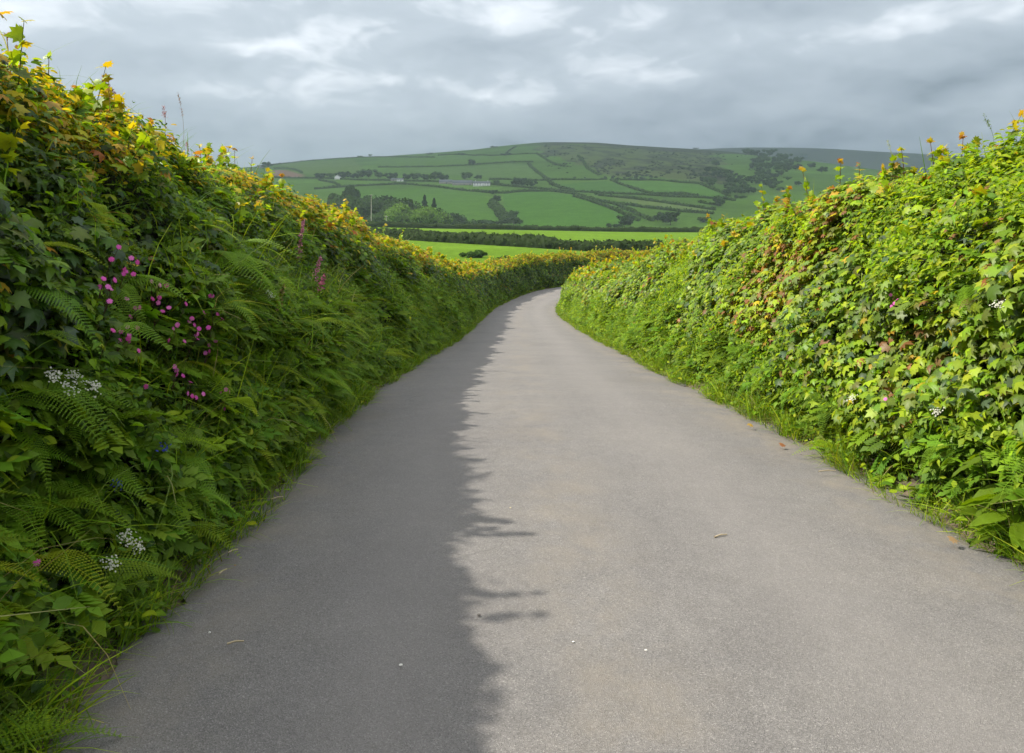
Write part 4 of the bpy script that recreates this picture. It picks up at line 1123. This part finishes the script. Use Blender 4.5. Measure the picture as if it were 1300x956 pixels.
for px, row, hp, wd, kind, lab in [
 (340,213.5,9,1.3,'broad','round tree on the skyline at the left end of the hill'),
 (470,199.5,4,1.0,'broad','tiny lone tree on the left skyline'),
 (457,200,3,2.0,'bush','low bushes where two hedgerows meet on the skyline'),
 (406,227,9,1.3,'broad','leftmost tree of the row by the farm'),
 (421,227,8,1.1,'broad','tree just left of the pale gable'),
 (438,227.5,12,1.1,'broad','tree just right of the pale gable'),
 (449,228,9,1.2,'broad','lower tree second right of the pale gable'),
 (458,228,12,1.0,'broad','tree left of the tallest in the farm row'),
 (468,228.5,15,1.0,'broad','tallest tree in the row by the farm'),
 (480,228.5,11,1.1,'broad','tree just right of the tallest in the farm row'),
 (498,229,12,1.1,'broad','separate round tree left of the small white shed'),
 (517,229.5,10,1.1,'broad','tree behind the small white shed'),
 (529,229.5,11,1.1,'broad','tree right of the small white shed'),
 (540,230,11,1.0,'broad','tree midway between shed and barns'),
 (552,230,13,1.1,'broad','large tree above the left end of the barns'),
 (564,230,10,1.1,'broad','tree above the left part of the barns'),
 (593,229.5,12,1.0,'broad','round tree directly behind the grey barns'),
 (606,228.5,7,1.3,'broad','low tree behind the white farmhouse'),
 (600,210.5,9,1.0,'broad','lone tree on the hedgerow above the farm'),
 (632,235,7,1.3,'broad','small tree just right of the white farmhouse'),
 (655,237.5,13,1.0,'broad','left tree of the round clump right of the farmhouse'),
 (664,237.8,13,1.0,'broad','middle tree of the round clump right of the farmhouse'),
 (673,238,11.5,1.0,'broad','right tree of the round clump right of the farmhouse'),
 (756,248.5,7.5,1.0,'broad','lone round tree on the lane hedge in the middle of the slope'),
 (627,247.5,8,1.2,'broad','tree at the top of the overgrown hedgerow'),
 (629,258,11,1.0,'broad','tree halfway down the overgrown hedgerow'),
 (649,281,15,.9,'broad','taller tree at the foot of the overgrown hedgerow'),
 (652,287,13,1.4,'broad','low tree at the bottom of the overgrown hedgerow'),
 (621,287,11,2.2,'bush','wide bush left of the overgrown hedgerow foot'),
 (793,289,19,1.0,'broad','fresh green tree standing above the far field edge'),
 (780,289,8,1.8,'bush','low bush just left of the fresh green tree'),
 (851,286,21,1.1,'broad','big dark tree low on the right slope'),
 (835,281,10,1.0,'broad','small tree just left of the big dark one on the right'),
 (894,282,9,1.4,'bush','bush at the edge of the right hedge'),
 (912,262,15,1.1,'broad','dark tree on the right, above the sunlit hedge'),
 (905,237,12,1.2,'broad','tree at the left foot of the hillside wood'),
 (924,248,10,1.2,'broad','tree below the hillside wood'),
 (940,252,6,1.8,'bush','bush between the sunlit hedge and the wood'),
 (855,231,4,1.5,'bush','small bush on the hedgerow under the moor'),
 (812,229.5,4,1.6,'bush','tiny bush near the middle of the moor hedgerow'),
 (702,236,5,1.2,'bush','bush where the steep hedgerow meets the lane'),
 (545,196,3,2.2,'bush','flat bush on the skyline right of the lone tree'),
 (627,187.5,3,2.0,'bush','tiny bush on the summit skyline'),
 (643,197.2,4,2.2,'bush','bush on the highest hedgerow'),
 (586,197,3.5,2.0,'bush','bush left along the highest hedgerow'),
 (883,188.5,2.5,2,'bush','tiny bush on the right skyline')]:
    X, Y, Z = at_px(px, row); place(random.choice(FARP[kind]), X, Y, hp, lab, G2, 'tree' if kind == 'broad' else 'bush', wd)
# hillside wood
rw = random.Random(4); pts = []
tr = 0
while len(pts) < 74 and tr < 6000:
    tr += 1
    px = rw.uniform(892, 1012); row = rw.uniform(199, 250)
    e_ = ((px - 950) / 62) ** 2 + ((row - 224 + .12 * (px - 950)) / 24) ** 2
    if e_ > 1.0 or float(fbm(np.array([px / 17.]), np.array([row / 8.]), 171, 2)[0]) < -.22 + .45 * e_: continue
    if any(abs(px - a) < 4.5 and abs(row - b) < 3.0 for a, b in pts): continue
    pts.append((px, row))
for px, row in sorted(pts, key=lambda p: p[1]):
    X, Y, Z = at_px(px, row); place(rw.choice(FARP['broad']), X, Y, rw.uniform(6.5, 11), 'one of the dark trees of the wood on the right hillside', 'trees of the hillside wood', 'tree', 1.15)
for px, row in [(958,199),(950,197),(1012,208),(1030,214),(1018,203),(1043,220),(1000,230),(1014,236),(990,243)]:
    X, Y, Z = at_px(px, row); place(rw.choice(FARP['broad']), X, Y, rw.uniform(6, 10), 'scattered dark tree around the edge of the hillside wood', 'trees round the hillside wood', 'tree', 1.2)
# scrub on the moor: countless small bushes
sc = Acc(); tries = 0
n_ = 1500
px = R.uniform(690, 960, n_); row = 184 + (R.random(n_) ** .8) * 48
for a, b in zip(px, row):
    if fbm(np.array([a / 16.]), np.array([b / 7.]), 140, 3)[0] < .02: continue
    lo = 228 - .0 * a
    if b > lo or b < float(r1(a)) + 2: continue
    X, Y, Z = ray(a, b, 900, 3000, 3.0)
    s_ = random.uniform(1.8, 5.0); m_ = 12
    d = nrm(R.normal(0, 1, (m_, 3))); d[:, 2] = abs(d[:, 2]); P = np.array([X, Y, Z]) + d * [s_, s_ * .8, s_ * .55] * .6
    sc.inst(OVA[1][0] * [1.7, 1, 1] - [0, .5, 0], OVA[1][1], P, basis(d, R.normal(0, 1, (m_, 3))), np.full(m_, s_ * .8), np.array([.032, .048, .026]) * (.7 + .7 * R.random((m_, 1))))
tag(sc.build('scrub', M_tree), 'dark gorse and thorn scrub mottling the rough hillside under the moor', 'scrub', kind='stuff')
# bushes in the near field, beyond the bend
for px, row, Y, hp, wd, lab in [(603,327,112,13,1.75,'dark round bush in the bright field beyond the bend'), (640,329,105,7,1.7,'low bush right of the dark round one in the near field'), (656,330,104,6,1.5,'smallest bush in the near field, close to the lane hedge')]:
    X = (px - CX) / F * Y; z = float(zt(X, Y)); ztop = EYE + (HY - (row - hp)) / F * Y; h = max(ztop - z, 1.0)
    o = copy_tree(NEAR['bush']); o.location = (X, Y, z - .2); ww = hp / F * Y * wd; o.scale = (ww, ww * .8, h * 1.1); tag(o, lab, 'bush', 'bushes in the near field')
for p in list(NEAR.values()) + FARP['broad'] + FARP['bush']:
    for c in list(p.children): bpy.data.objects.remove(c)
    bpy.data.objects.remove(p)

# ------------------------------------------------------------------ farm buildings
def box(acc, x0, x1, y0, y1, z0, z1, col=(1, 1, 1)):
    V = [(x, y, z) for z in (z0, z1) for y in (y0, y1) for x in (x0, x1)]
    T = [(0,2,3),(0,3,1),(4,5,7),(4,7,6),(0,1,5),(0,5,4),(2,6,7),(2,7,3),(0,4,6),(0,6,2),(1,3,7),(1,7,5)]
    acc.add(V, T, np.array(col, float))
def house(px, row, L_, D_, eave, ridge, rot, wallm, roofm, wins, lab, cat='farmhouse', name='farmhouse', chim=1, doors=1):
    X, Y, Z = ray(px, row); root = empty(name, (X, Y, Z - .4), rot); tag(root, lab, cat, 'buildings of the far farm')
    a = Acc(); box(a, -L_/2, L_/2, -D_/2, D_/2, -1.5, eave)
    a.add([(-L_/2, -D_/2, eave), (-L_/2, D_/2, eave), (-L_/2, 0, ridge), (L_/2, -D_/2, eave), (L_/2, D_/2, eave), (L_/2, 0, ridge)], [(0, 2, 1), (3, 4, 5)], np.ones(3)); a.build('wall', wallm, root)
    r = Acc(); e = .35; k = (ridge - eave) / (D_/2); t = .18
    for s in (-1, 1):
        V = [(x, y, z + dz) for dz in (0.05, .05 + t) for x in (-L_/2 - e, L_/2 + e) for y, z in ((s * (D_/2 + e), eave - k * e), (0, ridge))]
        r.add(V, [(0,1,3),(0,3,2),(4,6,7),(4,7,5),(0,4,5),(0,5,1),(2,3,7),(2,7,6),(0,2,6),(0,6,4),(1,5,7),(1,7,3)], np.ones(3))
    ro = r.build('roof', roofm, root)
    for i in range(chim):
        c = Acc(); x = (-1 if i == 0 else 1) * L_ * .36; box(c, x - .5, x + .5, -.4, .4, ridge - .6, ridge + 1.1); c.build('chimney', wallm, ro)
    for x, z in wins:
        wf = Acc(); box(wf, x - .62, x + .62, -D_/2 - .06, -D_/2 - .003, z - .62, z + .62); f = wf.build('window', M_white, root)
        g = Acc(); box(g, x - .5, x + .5, -D_/2 - .09, -D_/2 - .062, z - .5, z + .5); g.build('pane', M_glass, f)
    for i in range(doors):
        d = Acc(); x = L_ * (.08 + .3 * i); box(d, x - .5, x + .5, -D_/2 - .07, -D_/2 - .004, .35, 2.5); d.build('door', M_door, root)
house(611.5,236.2,25,7,4.4,7.4,.04,M_white,M_slate,[(x, z) for x in (-10,-6,-2,5,9) for z in (1.6,3.5)],'long white farmhouse with a grey slate roof on the hill', chim=2)
house(587,235.0,30,9,3.6,7.6,.10,M_stone,M_slate,[(-9,2),(-2,2),(7,2)],'long grey roofed barn adjoining the white farmhouse','barn','barn',0,2)
house(566,233.2,20,8,3.2,6.6,-.08,M_stone,M_slate,[(-5,2),(4,2)],'darker grey barn at the left end of the farm','barn','barn',0,1)
house(508,230.2,11,6,3.2,5.2,.05,M_white,M_slate,[(-3,1.8),(3,1.8)],'small white shed left of the barns','shed','shed',0,1)
house(500,229.8,9,6,3.0,5.0,-.2,M_stone,M_slate,[(0,1.8)],'small grey shed beside the white shed','shed','shed',0,1)
house(429,227.6,8,9,4.4,7.6,1.5,M_white,M_slate,[(0,2)],'pale cottage gable among the trees at the left of the farm','cottage','cottage',1,1)
house(331,213.5,16,8,4.5,7.5,.2,M_stone,M_slate,[(-4,2),(3,2)],'grey cottage at the left end of the hill skyline','cottage','cottage',1,1)

# ------------------------------------------------------------------ poles
def pole(px, top, Y, lab):
    X = (px - CX) / F * Y; zb = float(zt(X, Y)); h = EYE + (HY - top) / F * Y - zb
    root = empty('utility_pole', (X, Y, zb)); tag(root, lab, 'utility pole', 'poles below the farm')
    a = Acc(); tube(a, [(0, 0, -.5), (0, 0, h * .5), (0, 0, h)], .16, .11, (1, 1, 1), 8); a.build('post', M_pole, root)
    b = Acc(); box(b, -.7, .7, -.06, .06, h - .5, h - .36); b.build('crossarm', M_pole, root)
    for x in (-.55, 0, .55):
        c = Acc(); tube(c, [(x, 0, h - .36), (x, 0, h - .2)], .05, .04, (1, 1, 1), 6); c.build('insulator', M_white, root)
pole(471.3, 246.5, 335, 'tall pale pole in front of the valley copse')
pole(490.3, 273.5, 345, 'shorter pale pole just right of the tall one')


# ------------------------------------------------------------------ haze
def haze():
    x0, x1, y0, y1, z0, z1 = -4300, 4500, -420, 6000, -140, 420
    V = np.array([(x, y, z) for z in (z0, z1) for y in (y0, y1) for x in (x0, x1)], float)
    Q = np.array([(0,2,3,1),(4,5,7,6),(0,1,5,4),(2,6,7,3),(0,4,6,2),(1,3,7,5)])
    m, nt, ns, L = newmat('thin_haze')
    p = N_(nt, 'ShaderNodeVolumePrincipled'); p.inputs['Color'].default_value = (.74, .88, 1, 1); p.inputs['Density'].default_value = HAZE; p.inputs['Anisotropy'].default_value = .2
    o = N_(nt, 'ShaderNodeOutputMaterial'); L.new(p.outputs[0], o.inputs['Volume'])
    ob = mesh('haze', V, Q, m); return tag(ob, 'thin blue haze over the valley and the far hill', 'haze', kind='stuff')
HAZE = .00014
haze()

# ------------------------------------------------------------------ light
SUN = Vector((-1, .16, 1.045)).normalized()
el = math.asin(SUN.z); az = math.atan2(SUN.x, SUN.y)
sl = bpy.data.lights.new('sun', 'SUN'); sl.energy = 4.8; sl.angle = radn(.9); sl.color = (1, .94, .84)
so = bpy.data.objects.new('sun', sl); COL.objects.link(so); so.rotation_euler = (-SUN).to_track_quat('-Z', 'Y').to_euler(); so.location = (-60, 10, 70)
w = bpy.data.worlds.new('World'); S.world = w; w.use_nodes = True
nt = w.node_tree; bg = nt.nodes['Background']; sk = nt.nodes.new('ShaderNodeTexSky')
sk.sky_type = 'NISHITA'; sk.sun_disc = False; sk.sun_elevation = el; sk.sun_rotation = az % (2 * math.pi); sk.air_density = 1.0; sk.dust_density = 1.5
nt.links.new(sk.outputs[0], bg.inputs[0]); bg.inputs[1].default_value = .12

# ------------------------------------------------------------------ cloud layer (a dome, its unseen overhead part shaped for the light, open sunward)
CZ = 1480.0; CR = 9600.0; CH = 1500.0
def clouds():
    """a shallow dome of cloud, 1500 m up over the lane and coming down behind the hills"""
    azs = np.r_[np.arange(-math.pi, -.78, .035), np.arange(-.78, .78, .0028), np.arange(.78, math.pi - .02, .035), math.pi]
    rs = np.r_[np.arange(0, 4000, 90), np.arange(4000, 8800, 22), np.arange(8800, 9590, 80), 9590]
    A, Rr = np.meshgrid(azs, rs, indexing='ij')
    X = Rr * np.sin(A); Y = Rr * np.cos(A); Z = CH * np.sqrt(np.maximum(0, 1 - (Rr / CR) ** 2)) - 60
    E = np.arctan2(Z, Rr)
    wa = .035 * fbm(A / .09, E / .035, 121, 3); we = .014 * fbm(A / .09 + 9, E / .035, 122, 3)
    a2 = A + wa; e2 = E + we
    th = .63 + .18 * fbm(a2 / .30 + 4, e2 / .085, 101, 4) + .13 * fbm(a2 / .085, e2 / .032, 103, 5) + .05 * fbm(a2 / .02, e2 / .010, 105, 3)
    def blob(px, row, sx, sy, amp):
        ca = math.atan((px - CX) / F); ce = math.atan((HY - row) / F * math.cos(ca))
        return amp * np.exp(-((a2 - ca) / (sx / F)) ** 2 - ((e2 - ce) / (sy / F)) ** 2)
    for a in BLOBS: th = th + blob(*a)
    th = th + .10 * (1 - sst(.07, .15, E))
    over = 1 - sst(500, 1900, np.hypot(X * .8, Y + 500))  # unseen cloud above the lane, thinned to brighten the shade below
    mid_ = 1 - sst(.30, .34, -E + .62)  # unseen high part of the dome, thickness set to light the hills
    th = th * (1 - mid_) + .56 * mid_
    th = th * (1 - over) + .04 * over
    # gap through which the sun reaches the lane and the near fields
    gx = SUN.x / SUN.z * CZ; gy = SUN.y / SUN.z * CZ
    e = ((X - gx) / 900) ** 2 + ((Y - (gy + 20)) / 455) ** 2
    e = e + .10 * fbm(X / 300, Y / 300, 107, 3)
    gap = sst(.85, 1.15, e)
    C = np.stack([np.clip(th, 0, 1.2), gap, X * 0], -1).reshape(-1, 3)
    n, m_ = X.shape; idx = np.arange(n * m_).reshape(n, m_)
    Q = np.stack([idx[:-1, :-1], idx[:-1, 1:], idx[1:, 1:], idx[1:, :-1]], -1).reshape(-1, 4)
    m, nt, ns, L = newmat('stratus')
    at = N_(nt, 'ShaderNodeAttribute', attribute_name='Col'); sp = N_(nt, 'ShaderNodeSeparateColor'); L.new(at.outputs['Color'], sp.inputs[0])
    tc = N_(nt, 'ShaderNodeTexCoord'); nz = N_(nt, 'ShaderNodeTexNoise', i_Scale=.0011, i_Detail=7.0, i_Roughness=.5); mp = N_(nt, 'ShaderNodeMapping'); mp.inputs['Scale'].default_value = (1, 1, 3); L.new(tc.outputs['Object'], mp.inputs['Vector']); L.new(mp.outputs[0], nz.inputs['Vector'])
    ma = N_(nt, 'ShaderNodeMath', operation='MULTIPLY_ADD'); L.new(nz.outputs[0], ma.inputs[0]); ma.inputs[1].default_value = .20; L.new(sp.outputs[0], ma.inputs[2])
    rp = N_(nt, 'ShaderNodeValToRGB'); e = rp.color_ramp.elements
    e[0].position = .30; e[0].color = (.80, .82, .84, 1); e[1].position = 1.15; e[1].color = (.12, .145, .175, 1)
    q = e.new(.66); q.color = (.27, .305, .34, 1); q = e.new(.92); q.color = (.175, .205, .24, 1)
    mr = N_(nt, 'ShaderNodeMapRange'); mr.inputs['From Max'].default_value = 1.5; L.new(ma.outputs[0], mr.inputs['Value'])
    for x in e: x.position = x.position / 1.5
    L.new(mr.outputs[0], rp.inputs[0])
    tr = N_(nt, 'ShaderNodeBsdfTranslucent'); L.new(rp.outputs[0], tr.inputs['Color'])
    tp = N_(nt, 'ShaderNodeBsdfTransparent'); mx = N_(nt, 'ShaderNodeMixShader'); L.new(sp.outputs[1], mx.inputs['Fac'])
    L.new(tp.outputs[0], mx.inputs[1]); L.new(tr.outputs[0], mx.inputs[2])
    o = N_(nt, 'ShaderNodeOutputMaterial'); L.new(mx.outputs[0], o.inputs['Surface'])
    return tag(mesh('clouds', np.stack([X, Y, Z], -1).reshape(-1, 3), Q, m, None, C, True), 'layer of grey and white cloud over the hills', 'clouds', kind='structure')
BLOBS = [(390,85,130,45,-.15),(300,110,80,22,-.12),(190,75,120,22,.08),(40,20,140,30,-.10),(650,70,130,34,.12),(800,72,50,24,-.13),(850,95,60,16,-.10),(1150,30,170,30,-.16),(1000,100,160,26,.05),(1230,110,90,20,.06),(560,15,160,14,.02)]
clouds()

# ------------------------------------------------------------------ camera
cd = bpy.data.cameras.new('camera'); cam = bpy.data.objects.new('camera', cd); COL.objects.link(cam)
cd.sensor_width = 36; cd.lens = 36 * F / 1300; cam.location = (0, 0, EYE); cam.rotation_euler = (radn(90), 0, 0)
cd.shift_y = -(478 - HY) / 1300; cd.clip_start = .05; cd.clip_end = 150000
S.camera = cam
S.view_settings.view_transform = 'Standard'; S.view_settings.look = 'None'; S.view_settings.gamma = 1; S.view_settings.exposure = 0.66
S.render.resolution_x = 1024; S.render.resolution_y = 753
S.cycles.max_bounces = 7; S.cycles.diffuse_bounces = 4; S.cycles.transmission_bounces = 4; S.cycles.transparent_max_bounces = 8; S.cycles.volume_bounces = 1
S.cycles.use_denoising = True; S.cycles.denoising_prefilter = 'ACCURATE'; S.cycles.denoising_input_passes = 'RGB_ALBEDO_NORMAL'; S.cycles.sample_clamp_indirect = 6
